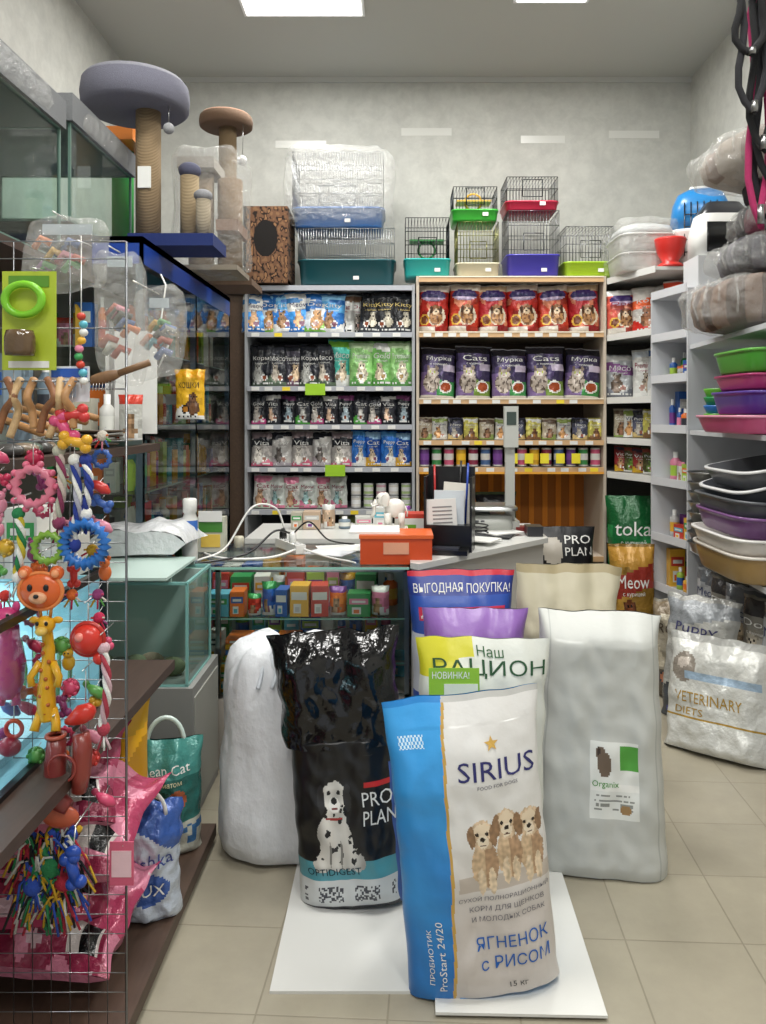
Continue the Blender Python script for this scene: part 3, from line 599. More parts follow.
mb.cyl(M@Vector((.07,.03,.1)),M@Vector((.085,.03,.4)),.005,C('#2a4aa8')); mb.cyl(M@Vector((-.07,.04,.1)),M@Vector((-.075,.04,.39)),.005,C('#b02a2a')); mb.cyl(M@Vector((.03,.05,.1)),M@Vector((.05,.05,.41)),.005,K_)
mb.box(-.10,.10,-.14,-.055,0,.02,K_,'plastic',M); mb.box(-.06,.06,-.13,-.07,.02,.03,C('#3a3c44'),'plastic',M)
mb.build('desk_organizer')
mb=MB(); mb.box(-.0,.14,3.72,3.84,Z,Z+.13,W_,'print'); mb.box(.02,.1,3.717,3.72,Z+.02,Z+.1,C('#7ab03c'),'print'); mb.box(.0,.14,3.72,3.84,Z+.13,Z+.15,C('#c8402f'),'print'); mb.box(-.14,-.01,3.72,3.8,.856,Z+.09,C('#e3dccd'),'print'); mb.build('small_carton')
mb=MB(); ew=C('#e6e2da'); ex,ey,ez=-.02,3.64,.856
mb.box(ex-.08,ex+.08,ey-.05,ey+.05,ez,ez+.12,C('#d5cdc0'),'matte'); ez+=.12
mb.ell((ex+.02,ey,ez+.09),(.05,.036,.045),ew,'plastic')
for a in(-.015,.05):
    for b in(-.02,.02): mb.cyl((ex+a,ey+b,ez),(ex+a,ey+b,ez+.07),.014,ew,'plastic',r1=.017)
mb.ell((ex-.04,ey,ez+.13),(.03,.028,.033),ew,'plastic')
for b in(-1,1): mb.ell((ex-.025,ey+b*.034,ez+.13),(.022,.007,.03),ew,'plastic',M=R(b*20,'Z'))
mb.tube([(ex-.063,ey,ez+.125),(ex-.078,ey,ez+.10),(ex-.078,ey,ez+.065),(ex-.092,ey,ez+.045)],[.014,.011,.009,.007],ew,n=8)
for b in(-1,1): mb.tube([(ex-.06,ey+b*.014,ez+.11),(ex-.083,ey+b*.016,ez+.10),(ex-.093,ey+b*.016,ez+.11)],.004,W_); mb.ell((ex-.06,ey+b*.019,ez+.138),(.004,.004,.004),K_)
mb.tube([(ex+.066,ey,ez+.1),(ex+.078,ey,ez+.07),(ex+.076,ey,ez+.05)],.004,ew)
mb.build('elephant_figurine')
mb=MB(); gy=C('#b5b6b0'); mb.loft([(Z,.16,.12),(Z+.03,.17,.13),(Z+.09,.16,.12)],C('#a8aaa4'),'plastic',p=6,n=28,cx=.46,cy=4.22); mb.loft([(Z+.09,.05,.05),(Z+.12,.05,.05),(Z+.12,.19,.15),(Z+.135,.19,.15)],C('#bfc2c2'),'metal',p=7,n=28,cx=.46,cy=4.22)
mb.box(.595,.645,4.2,4.23,Z,Z+.6,gy,'plastic'); mb.box(.585,.66,4.17,4.21,Z+.45,Z+.67,C('#c0c2bc'),'plastic'); mb.box(.597,.648,4.166,4.17,Z+.57,Z+.64,C('#3c4a44'),'plastic'); mb.box(.56,.66,4.13,4.3,Z,Z+.06,gy,'plastic')
for i in range(9): mb.box(.36+.03*(i%5),.38+.03*(i%5),4.095,4.1,Z+.03+.025*(i//5),Z+.045+.025*(i//5),C('#4a4c50'),'plastic')
mb.build('shop_scale')
mb=MB(); 
for i,(x,y,a,c) in enumerate(((.42,3.9,10,W_),(.5,4.0,-20,C('#2c2d30')),(.32,3.85,30,C('#d9e4b8')),(.55,4.05,35,W_),(.4,3.8,-30,C('#e9e9e4')))):
    mb.box(-.1,.1,-.07,.07,Z+.0+i*.004,Z+.006+i*.004,c,'paper',T(x,y,0)@R(a,'Z'))
mb.box(-.12,.12,-.09,.09,.858,.862,W_,'paper',T(-.25,3.75,0)@R(15,'Z')); mb.box(-.1,.1,-.07,.07,.863,.867,C('#d9dce0'),'paper',T(-.3,3.6,0)@R(-25,'Z'))
mb.tube([(.42+.05*math.cos(t*.7),3.93+.05*math.sin(t*.7),Z+.03+.002*t) for t in range(22)],.004,K_)
mb.build('paper_stack')
mb=MB(); mb.box(.68,.76,4.0,4.1,Z,Z+.05,C('#2a2b30'),'plastic'); mb.box(.64,.74,4.12,4.2,Z,Z+.03,C('#7a2c2c'),'print'); mb.build('stapler')
mb=MB(); products(mb,(-.6,4.3),(.1,4.3),Z,.05,.13,seed=51,depth=.1,pal=pale); mb.build('small_boxes')
def arc(pts,n=10):
    o=[];P=[Vector(pts[0])]+[Vector(p) for p in pts]+[Vector(pts[-1])]
    for i in range(1,len(P)-2):
        for k in range(n):
            t=k/n; a,b,c,d=P[i-1],P[i],P[i+1],P[i+2]
            o.append(.5*((2*b)+(c-a)*t+(2*a-5*b+4*c-d)*t*t+(3*b-a-3*c+d)*t**3))
    o.append(P[-1]); return o
mb=MB(); M=T(-.5,3.72,.878)@R(-60,'Z')
mb.box(-.13,.13,-.025,.025,-.02,.02,W_,'plastic',M)
for i in range(4): mb.cyl(M@Vector((-.09+i*.06,0,.02)),M@Vector((-.09+i*.06,0,.024)),.018,C('#c4c4c4'))
for i in(0,2): mb.loft([(.02,.018,.018),(.05,.018,.018),(.07,.008,.008)],W_ if i else K_,'plastic',n=12,M=M@T(-.09+i*.06,0,0))
cz=.862
mb.tube(arc([(-.54,3.8,.95),(-.58,3.78,1.05),(-.68,3.7,1.06),(-.78,3.6,.89),(-.86,3.45,cz),(-.9,3.4,cz)]),.005,W_)
mb.tube(arc([(-.45,3.62,.88),(-.55,3.5,cz),(-.7,3.45,cz),(-.8,3.5,cz),(-.88,3.6,cz)]),.006,W_)
mb.tube(arc([(-.5,3.7,.94),(-.56,3.62,.96),(-.66,3.5,.88),(-.82,3.38,cz),(-.92,3.36,cz)]),.005,C('#2b2b2e'))
mb.tube(arc([(-.42,3.6,.88),(-.3,3.5,cz),(-.2,3.4,cz),(-.17,3.36,cz)]),.005,W_)
mb.tube(arc([(-.48,3.7,.94),(-.4,3.65,1.0),(-.32,3.75,.9),(-.2,3.85,cz)]),.004,K_)
mb.build('power_strip')
mb=MB(); mb.loft([(.856,.032,.032),(.87,.034,.034),(.96,.034,.034),(1.04,.034,.034),(1.07,.024,.024),(1.075,.03,.03),(1.13,.03,.03),(1.135,.025,.025)],[W_,W_,C('#3a6ab8'),W_,W_,W_,W_],'plastic',cx=-.9,cy=3.42); mb.build('spray_can')
mb=MB(); mb.box(-.93,-.80,3.66,3.72,.856,1.02,C('#c9c9b8'),'print'); mb.box(-.92,-.81,3.657,3.66,.95,1.01,C('#4c8a3c'),'print'); mb.box(-.91,-.82,3.657,3.66,.88,.94,C('#e9c85c'),'print'); mb.box(-.92,-.81,3.65,3.655,1.0,1.05,W_,'paper'); mb.build('treat_box')
mb=MB(); mb.loft([(.856,.025,.025),(.9,.025,.025),(.91,.02,.02)],C('#c9c4b0'),'plastic',cx=-.76,cy=3.8); mb.build('small_jar')
# ================================================================ FLOOR BAGS
mb=MB(); mb.box(-.325,.12,2.02,2.66,.0,.008,C('#d4d4d0'),'paper'); mb.box(.05,.475,1.94,2.6,.009,.016,C('#dadad6'),'paper',R(-1.5,'Z')); mb.build('cardboard_sheet')
BZ=.018
blc=C('#1f7fc8'); 
def pup(u,v,cx,cy,c,sc=1.0):
    s_=sc; fz=.008*noise.noise(Vector((u*60,v*90,cx*9)))
    uu=u+fz; vv=v+fz; tn=1+.45*noise.noise(Vector((u*40,v*70,1)))
    if E(uu,vv,cx,cy-.10*s_,.088*s_,.08*s_): c=mul(C('#a98a6c') if u>cx else C('#c4aa8a'),tn)
    if E(uu,vv,cx-.03*s_,cy-.155*s_,.026*s_,.045*s_) or E(uu,vv,cx+.04*s_,cy-.155*s_,.026*s_,.045*s_): c=mul(C('#d4c0a4'),tn)
    if E(uu,vv,cx,cy,.085*s_,.050*s_): c=mul(C('#cdb496'),tn)
    if E(uu,vv,cx-.072*s_,cy-.004,.026*s_,.036*s_) or E(uu,vv,cx+.072*s_,cy-.004,.026*s_,.036*s_): c=mul(C('#8a6c50'),tn)
    if E(uu,vv,cx,cy+.02,.05*s_,.022*s_): c=C('#dccab0')
    if E(uu,vv,cx,cy-.02*s_,.038*s_,.024*s_): c=C('#e6d8c2')
    if E(u,v,cx-.032*s_,cy+.006,.012,.006) or E(u,v,cx+.032*s_,cy+.006,.012,.006) or E(u,v,cx,cy-.012,.016,.008): c=C('#20150e')
    if E(u,v,cx,cy-.033*s_,.02,.003): c=C('#5a3c2c')
    return c
def sir(u,v):
    e=.27+.12*v*v+.02*math.sin(v*5)
    c=mixc(C('#c4bdb8'),C('#dad9d7'),min(1,max(0,(v-.25)/.3)))
    if u<e: c=mixc(C('#1c66b0'),C('#3a9ce0'),min(1,max(0,v*1.1+noise.noise(Vector((u*3,v*4,0)))*.4)))
    if e<u<e+.02: c=C('#c09a4c')
    if .36<v<.41 and u>e+.05: c=mixc(c,C('#a89888'),.6)
    for cx,cy in((.87,.555),(.71,.57),(.54,.545)): c=pup(u,v,cx,cy,c,1.0)
    if u<.23 and .84<v<.885 and u>.07 and (int(u*90)+int(v*90))%2: c=C('#d8ecf8')
    if v>.98: c=C('#b9b9b6') if u>e else blc
    return c
mb=MB(); M=T(.235,2.045,BZ)@R(5,'Z')@R(-4.5,'Y')@R(-4,'X')
D=sack(mb,M,.428,.74,.15,sir,back=C('#2f95dc'),nu=170,nv=290,wr=.009,seed=2.3,top=.32,bot=.08,b0=.8,sq=3.2)
nav=C('#2b2c66'); b2=C('#1c5cae')
mb.text('SIRIUS',.42,.725,.95,.79,D,nav); 
star=[]
for i in range(10):
    a=pi/2+i*pi/5; r=1 if i%2==0 else .42; star.append((.66+.05*r*math.cos(a),.84+.026*r*math.sin(a)))
pts=[tuple(D(*q)) for q in star]+[tuple(D(.66,.84))]; mb.add(pts,[(i,(i+1)%10,10) for i in range(10)],C('#cda552'))
mb.text('FOOD FOR DOGS',.54,.698,.82,.71,D,C('#555566'))
mb.text('СУХОЙ ПОЛНОРАЦИОННЫЙ',.35,.325,.97,.345,D,C('#6a6870')); mb.text('КОРМ ДЛЯ ЩЕНКОВ',.42,.29,.93,.31,D,C('#6a6870')); mb.text('И МОЛОДЫХ СОБАК',.43,.256,.93,.276,D,C('#6a6870'))
mb.text('ЯГНЕНОК',.44,.165,.93,.208,D,b2); mb.text('с РИСОМ',.46,.10,.93,.142,D,b2); mb.text('15 кг',.64,.03,.76,.05,D,C('#333333'))
mb.text('ProStart 24/20',.19,.04,.235,.27,D,W_,rot=True); mb.text('ПРОБИОТИК',.13,.06,.16,.24,D,W_,rot=True)
mb.build('dog_food_bag')
rs=random.Random(5); spots=[(rs.uniform(.2,.62),rs.uniform(.17,.37),rs.uniform(.010,.024)) for i in range(38)]
def blackf(u,v):
    c=C('#101012')
    if v<.175: c=C('#4a8f9c')
    if v<.11: c=C('#c4c8c8')
    if .03<v<.09 and .08<u<.92 and int(u*9)%3!=1 and hsh(int(u*60),int(v*160))>.5: c=C('#3a3c44')
    if v<.012: c=C('#2a2c30')
    d=C('#cfccc4')
    if v>.12:
        fz=.010*noise.noise(Vector((u*40,v*60,3)))
        uu,vv=u+fz,v+fz
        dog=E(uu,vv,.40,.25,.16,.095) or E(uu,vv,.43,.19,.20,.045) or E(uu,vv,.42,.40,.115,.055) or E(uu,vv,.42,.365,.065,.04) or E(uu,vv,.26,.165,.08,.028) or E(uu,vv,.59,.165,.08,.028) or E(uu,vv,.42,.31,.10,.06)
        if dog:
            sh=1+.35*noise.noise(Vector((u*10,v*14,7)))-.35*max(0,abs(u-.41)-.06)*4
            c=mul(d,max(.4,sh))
            for a,b,r in spots:
                if E(uu,vv,a,b,r,r*.5): c=C('#1c1c1e')
        if E(u,v,.45,.20,.010,.05) or E(u,v,.35,.20,.010,.045): c=C('#77756f')
        if E(uu,vv,.30,.395,.036,.05) or E(uu,vv,.54,.395,.036,.05): c=C('#2a2a2c')
        if E(u,v,.42,.372,.052,.026): c=C('#e4e2dc')
        if E(u,v,.375,.415,.016,.009) or E(u,v,.465,.415,.016,.009) or E(u,v,.42,.386,.028,.012): c=K_
        if E(u,v,.42,.360,.03,.004): c=C('#703030')
        if E(u,v,.41,.325,.08,.005): c=C('#a03030')
    if .70<u<.97 and .425<v<.445: c=C('#c02a2a')
    if u>.93 and v<.5: c=C('#3a5a9c')
    return c
mb=MB(); M=T(-.125,2.42,.0)@T(0,0,BZ-.008)@R(-3,'Z')@R(-5,'Y')@R(-4,'X')
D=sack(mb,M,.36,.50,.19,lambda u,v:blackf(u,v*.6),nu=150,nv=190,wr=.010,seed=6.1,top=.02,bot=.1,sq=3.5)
sack(mb,M@T(-.005,.0,.47),.39,.34,.19,lambda u,v:C('#0d0d0f'),kind='gloss',nu=50,nv=50,wr=.028,seed=9.1,top=.3,bot=.1,b0=1.02,sq=3,topw=1.1)
mb.text('PRO',.68,.60,.95,.685,D,W_); mb.text('PLAN',.68,.49,.97,.575,D,W_); mb.text('OPTIDIGEST',.12,.215,.62,.255,D,C('#12303c'))
mb.build('dog_food_bag')
def sdis(x,y,z,ri,i):
    cx,cy=-.375,2.76; dx,dy=x-cx,y-cy; L=max(.01,math.hypot(dx,dy)); a=math.atan2(dy,dx)
    n=noise.noise(Vector((math.cos(a)*1.8,math.sin(a)*1.8,z*4)))*.03+ .014*noise.noise(Vector((math.cos(a)*5,math.sin(a)*5,z*8)))
    n*=min(1,z*8+.2)
    return x+dx/L*n,y+dy/L*n,z+(n*1.5 if z>.6 else 0)
zs=[(.0,.19,.16),(.02,.225,.19),(.08,.235,.205),(.16,.24,.21),(.24,.24,.21),(.32,.24,.21),(.40,.235,.205),(.48,.23,.20),(.55,.222,.19),(.61,.208,.175),(.655,.185,.155),(.685,.15,.125),(.70,.11,.09),(.71,.08,.06),(.70,.04,.03)]
mb=MB(); mb.loft(zs,C('#dde0e4'),'woven',n=72,p=2.5,cx=-.375,cy=2.76,dis=sdis)
mb.ell((-.32,2.65,.64),(.11,.08,.11),C('#d8e2ee'),'film',dis=lambda v:v*(1+.3*noise.noise(v*14)),nu=24,nv=14)
for q in range(5): mb.tube(arc([(-.47+q*.05,2.70+.01*q,.70),(-.46+q*.05,2.63,.72),(-.44+q*.05,2.585,.66),(-.45+q*.045,2.56,.60)],6),.007,C('#cdd3da'),'woven')
mb.build('white_woven_sack')
def gf(u,v):
    c=C('#bdbfbb')
    if .42<u<.78 and .235<v<.53:
        c=C('#dcdeda')
        if E(u,v,.53,.44,.05,.05) or E(u,v,.50,.485,.035,.025): c=C('#6a5a4c')
        if E(u,v,.485,.49,.012,.02): c=C('#3a2c24')
        if u>.64 and .42<v<.515: c=C('#4f9a3c')
        if .37>v>.34: c=W_
        if .25<v<.33 and .46<u<.74 and int(v*110)%2 and hsh(int(u*70),int(v*110))>.35: c=C('#8a8c88')
        if E(u,v,.68,.27,.04,.02): c=C('#9a7a50')
    if abs(u-.08)<.006 or abs(u-.92)<.006: c=C('#a8aba8')
    return c
mb=MB(); M=T(.675,2.63,0)@R(-8,'Z')@R(1,'Y')@R(-3,'X')
D=sack(mb,M,.50,.83,.26,gf,kind='paper',nu=90,nv=150,wr=.010,seed=4.4,top=.12,bot=.05,b0=.9,sq=7,topw=.83)
mb.text('Organix',.435,.35,.63,.38,D,C('#3c8a2c')); mb.build('white_paper_food_bag')
mb=MB(); sack(mb,T(.62,2.98,0)@R(5,'Z')@R(3,'Y'),.38,.93,.2,lambda u,v:C('#c0b9a2') if v<.97 else C('#a59878'),kind='paper',nu=40,nv=60,wr=.02,seed=8.4,top=.35,sq=4,topw=1.1); mb.build('beige_food_bag')
def bf(u,v):
    c=C('#2b4fa5')
    if v>.9: c=C('#283c8c')
    if .795<v<.86 and .08<u<.92: c=C('#c42a4c')
    if .5<v<.74: c=C('#c7cbd6')
    if v>.975: c=C('#c02a3c')
    return c
mb=MB(); D=sack(mb,T(.27,3.0,0)@R(-1,'Y')@R(-2,'X'),.42,.90,.18,bf,nu=50,nv=90,wr=.008,seed=1.4,sq=4,top=.25)
mb.text('ВЫГОДНАЯ ПОКУПКА!',.05,.905,.97,.95,D,W_); mb.text('ДЛЯ СОБАК',.1,.81,.8,.85,D,W_); mb.text('30%',.45,.74,.75,.785,D,C('#c42a3c')); mb.build('blue_food_bag')
mb=MB(); sack(mb,T(.285,2.74,0)@R(-2,'X'),.38,.815,.16,lambda u,v:C('#8860aa') if v>.7 else C('#b9b2c0'),nu=40,nv=50,wr=.012,seed=3.7,sq=4,top=.15); mb.build('purple_food_bag')
def rf(u,v):
    c=C('#d4d6ce')
    if v>.86 and u<.30: c=C('#cfc82c')
    if v>.93 and u<.42: c=C('#cfc82c')
    return c
mb=MB(); D=sack(mb,T(.255,2.42,0)@R(3,'Z')@R(2,'Y')@R(-3,'X'),.43,.80,.15,rf,nu=60,nv=70,wr=.012,seed=5.2,sq=4,top=.25)
mb.text('Наш',.44,.935,.64,.972,D,C('#2c5c34')); mb.text('РАЦИОН',.10,.86,.96,.925,D,C('#1e4a2c'))
mb.build('ration_food_bag')
mb=MB(); M2=T(.175,2.30,.655)@R(-10,'X'); mb.box(-.075,.075,-.002,.002,0,.095,C('#8cb82e'),'print',M2); mb.box(-.03,.07,-.004,-.002,.012,.05,C('#d8dcc8'),'print',M2)
mb.text('НОВИНКА!',-.065,.065,.045,.085,lambda u,v:M2@Vector((u,-.004,v)),W_); mb.box(.0,.004,-.002,.05,.04,.044,W_,'plastic',M2); mb.build('price_card')
def tf(u,v):
    c=C('#2f6b64') if v>.3 else C('#b9b9ac')
    if v>.7: c=C('#4a9088')
    if E(u,v,.4,.42,.24,.2): c=C('#22483c')
    if E(u,v,.38,.44,.14,.13): c=C('#b9a890')
    if E(u,v,.68,.5,.12,.1): c=C('#b5603c')
    if .1<v<.26 and hsh(int(u*16),int(v*24))>.5: c=C('#3a6a9c')
    return c
mb=MB(); M=T(-.765,2.60,.062)@R(12,'Z')
D=sack(mb,M,.25,.36,.14,tf,nu=50,nv=60,wr=.012,seed=2.2,top=.3,kind='foil')
mb.text('Clean Cat',.15,.74,.85,.82,D,W_); mb.text('с ароматом',.25,.63,.75,.68,D,C('#e9e2b8'))
mb.tube([M@Vector((-.06*math.cos(pi*t/12),.0,.34+.09*math.sin(pi*t/12))) for t in range(13)],.008,C('#cfe0d8'),'plastic')
mb.build('cat_litter_bag')
def pf(seed):
    def f(u,v):
        c=C('#b04464')
        if v<.3: c=C('#8c2c48')
        if noise.noise(Vector((u*5,v*3,seed)))>.15: c=C('#d08098')
        if noise.noise(Vector((u*4,v*4,seed+3)))>.35: c=C('#c9a8b0')
        if .72<u<.92 and .12<v<.3: c=C('#d4ccc8') if int(u*110)%2 else K_
        return c
    return f
n=0
for (x,y,z,rz,rx) in((-.90,1.90,.14,-6,-72),(-.93,1.92,.25,8,-74),(-.88,1.93,.36,-4,-70),(-.92,1.95,.46,10,-64)):
    mb=MB(); D=sack(mb,T(x,y,z)@R(rz,'Z')@R(rx,'X'),.42,.34,.15,pf(n),nu=60,nv=44,wr=.03,seed=n+.3,top=.4,bot=.3,b0=.25,sq=2.5,kind='foil')
    mb.text('НАПОЛНИТЕЛЬ',.1,.16,.68,.27,D,C('#3c1c28')); mb.text('Лаванда',.12,.36,.62,.52,D,W_); mb.build('cat_litter_pack'); n+=1
mb=MB(); M=T(-.715,2.26,.062)@R(14,'Z'); D=sack(mb,M,.2,.32,.13,lambda u,v:(C('#3a5aa0') if (v>.72+.1*math.sin(u*5) or E(u,v,.55,.3,.3,.14)) else C('#bcc4d0')),nu=40,nv=50,wr=.016,seed=3.3,kind='foil'); mb.text('koshka',.15,.5,.9,.62,D,C('#3a4a8c')); mb.text('LUX',.32,.25,.78,.35,D,W_); mb.tube([M@Vector((.05*math.cos(pi*t/10),-.03,.29+.07*math.sin(pi*t/10))) for t in range(11)],.006,W_); mb.build('cat_litter_bag')
mb=MB(); D=sack(mb,T(-.90,2.44,.062)@R(15,'Z'),.26,.56,.12,art(C('#d79a1e'),C('#e3b02c'),C('#a86a1c'),C('#6a4424'),seed=3),nu=30,nv=44,seed=1.1); mb.build('yellow_food_bag')
# ================================================================ WIRE GRID + TOYS
mb=MB(); gx0,gx1,gy=-1.14,-.62,1.8; wc=C('#8a8c8f')
n=12
for i in range(n+1):
    x=gx0+(gx1-gx0)*i/n
    if i%3==0: mb.wire((x,gy,.062),(x,gy,1.9),.0014 if 0<i<n else .003,wc)
    else: mb.wire((x,gy,.062),(x,gy,1.2),.0012,wc)
for i in range(26): z=.08+i*.045; mb.wire((gx0,gy-.003,z),(gx1,gy-.003,z),.0012,wc)
for z in(1.3,1.44,1.56,1.7,1.86,1.9): mb.wire((gx0,gy-.003,z),(gx1,gy-.003,z),.0016,wc)
mb.build('wire_display_grid')
ty=1.74
def hook(mb,x,z): mb.wire((x,gy,z+.01),(x,ty-.02,z+.005),.0018,C('#cccccc'))
def hang(mb,x,z0,z1):
    mb.wire((x,ty,z0),(x,ty,z1),.0013,C('#dddddd')); hook(mb,x,z1)
mb=MB(); mb.box(-.875,-.755,ty-.003,ty,1.6,1.82,C('#aebf38'),'print'); mb.box(-.86,-.77,ty-.005,ty-.003,1.785,1.81,C('#5a8c2c'),'print'); mb.box(-.86,-.77,ty-.005,ty-.003,1.605,1.62,W_,'print'); mb.torus((-.82,ty-.02,1.755),.034,.008,C('#7cc42c'),sx=1.2); mb.loft([(1.63,.03,.028),(1.64,.032,.03),(1.67,.032,.03),(1.685,.028,.026)],C('#5e4a34'),'gloss',cx=-.82,cy=ty-.035); hook(mb,-.8,1.82); mb.build('pet_collar_card')
mb=MB(); 
for i in range(9): mb.ell((-.70+.006*math.sin(i),ty,1.72-.018*i),(.010,.010,.009),[PAL[0],PAL[9],W_,PAL[1],PAL[7],PAL[3]][i%6],nu=10,nv=6)
mb.wire((-.70,ty,1.9),(-.70,ty,1.56),.0012,W_); hook(mb,-.7,1.88); mb.build('bead_string')
for (a,b,c_,d,e,f,s_) in((-.88,-.70,1.83,1.93,1.80,1.98,1),(-.72,-.60,1.84,1.9,1.58,1.9,2),(-.66,-.55,1.95,2.05,1.6,1.82,5)):
    mb=MB(); filmbox(mb,a,b,c_,d,e,f,.025,s_); rr=random.Random(s_)
    for i in range(9): 
        q=PAL[rr.randrange(12)]; bx_=a+.03+rr.random()*(b-a-.06); bz=e+.04+rr.random()*(f-e)*.4
        mb.tube([(bx_-.02,(c_+d)/2,bz),(bx_,(c_+d)/2-.01,bz+.02),(bx_+.02,(c_+d)/2,bz+.01)],.009,mixc(q,C('#aaa89c'),.4),'fabric',n=6)
    mb.box(a+.03,b-.03,(c_+d)/2,(c_+d)/2+.002,f-.045,f-.02,C('#b8c4cc'),'paper')
    mb.wire(((a+b)/2,gy,f-.01),((a+b)/2,(c_+d)/2,f-.01),.002,W_); mb.build('wrapped_toy_pack')
mb=MB()
for i in range(7):
    mb.tube(arc([(-.9+i*.03,ty+.01,1.58),(-.89+i*.03+.02*math.sin(i*1.9),ty-.02,1.54),(-.9+i*.03,ty,1.51),(-.91+i*.03+.015*math.cos(i*2.),ty,1.47-.01*(i%3))],5),.009,[C('#b88a5c'),C('#8a5c3c'),C('#c8a87c')][i%3],'wood',n=8)
mb.wire((-.93,ty,1.575),(-.68,ty,1.575),.002,wc); hook(mb,-.8,1.57); mb.build('rawhide_chews')
def bone(mb,c,L,r,col,M=None):
    M=M if M is not None else Matrix(); MM=T(*c)@M
    mb.cyl(MM@Vector((-L/2,0,0)),MM@Vector((L/2,0,0)),r,col)
    for sx in(-1,1):
        for sz in(-1,1): mb.ell(MM@Vector((sx*L/2,0,sz*r*.8)),(r*1.15,r*1.15,r*1.15),col,nu=12,nv=8)
mb=MB(); mb.ell((-.665,ty+.04,1.585),(.045,.012,.014),C('#7a5a3c'),'wood',M=R(-15,'Y')); mb.cyl((-.63,ty+.04,1.595),(-.56,ty+.04,1.62),.008,C('#7a5a3c'),'wood'); 
for i in range(10): mb.wire((-.7+i*.007,ty+.035,1.578),(-.7+i*.007,ty+.03,1.555),.0012,C('#c9c9c9'))
mb.wire((-.64,ty+.04,1.6),(-.64,gy,1.6),.002,wc); mb.build('grooming_brush')
mb=MB(); mb.box(-.78,-.69,ty+.02,ty+.023,1.53,1.61,C('#dfe3ea'),'print'); mb.box(-.775,-.695,ty+.018,ty+.02,1.585,1.605,C('#2a5ab8'),'print'); mb.box(-.77,-.72,ty+.018,ty+.02,1.54,1.57,C('#b8c8dc'),'print'); mb.wire((-.735,ty+.02,1.6),(-.735,gy,1.61),.002,wc); mb.build('product_card')
mb=MB(); bone(mb,(-.737,ty,1.47),.05,.012,C('#d0507c'),R(60,'Y')); bone(mb,(-.71,ty-.01,1.44),.05,.011,C('#d9a52e'),R(10,'Y')); bone(mb,(-.72,ty,1.50),.05,.011,C('#c83a3a'),R(-10,'Y')); hang(mb,-.72,1.5,1.56); mb.build('dog_toy_bone')
mb=MB(); mb.torus((-.807,ty,1.34),.040,.010,C('#d87a90'),bead=.8,n=24)
for i in range(10): a=i*pi/5; mb.ell((-.807+.052*math.cos(a),ty,1.34+.052*math.sin(a)),(.008,.010,.008),C('#d86a86'),nu=8,nv=6)
hang(mb,-.807,1.39,1.44); mb.build('dog_toy_ring')
mb=MB(); mb.torus((-.689,ty-.01,1.214),.045,.011,C('#2a70c0'),bead=.9,n=44); hang(mb,-.689,1.26,1.32); mb.build('dog_toy_ring')
mb=MB(); mb.torus((-.77,ty-.01,1.205),.03,.008,C('#7ca83c'),bead=.7,n=28); hang(mb,-.77,1.235,1.3); mb.build('dog_toy_ring')
def rope(mb,pts,r,cols):
    P=arc(pts,10)
    for k in range(3):
        q=[p+Vector((math.cos(i*.7+k*2.1)*r*.6,math.sin(i*.7+k*2.1)*r*.6,0)) for i,p in enumerate(P)]
        mb.tube(q,r*.6,cols[k],'fabric',n=6)
for x,cols,z1,z0 in((-.715,(W_,C('#2a3c8c'),C('#a8a8b8')),1.40,1.21),(-.75,(C('#b8b8a8'),C('#8a3c5c'),C('#c8b8b0')),1.42,1.26),(-.69,(C('#2a3c8c'),W_,C('#2a3c8c')),1.40,1.28),(-.65,(C('#c8a8b0'),C('#a83c4c'),W_),.98,.80),(-.84,(C('#2a7c4c'),W_,C('#c8b83c')),1.28,1.14)):
    mb=MB(); rope(mb,[(x,ty,z1),(x+.012,ty-.01,(z0+z1)/2),(x-.005,ty,z0)],.009,cols); mb.ell((x,ty,z0),(.014,.014,.016),cols[1],'fabric'); mb.ell((x,ty,z1),(.014,.014,.014),cols[0],'fabric')
    for i in range(10): mb.tube([(x,ty,z0-.01),(x+.016*math.cos(i),ty+.01*math.sin(i),z0-.045)],.0025,cols[i%3],'fabric',n=4)
    hang(mb,x,z1,z1+.03); mb.build('rope_dog_toy')
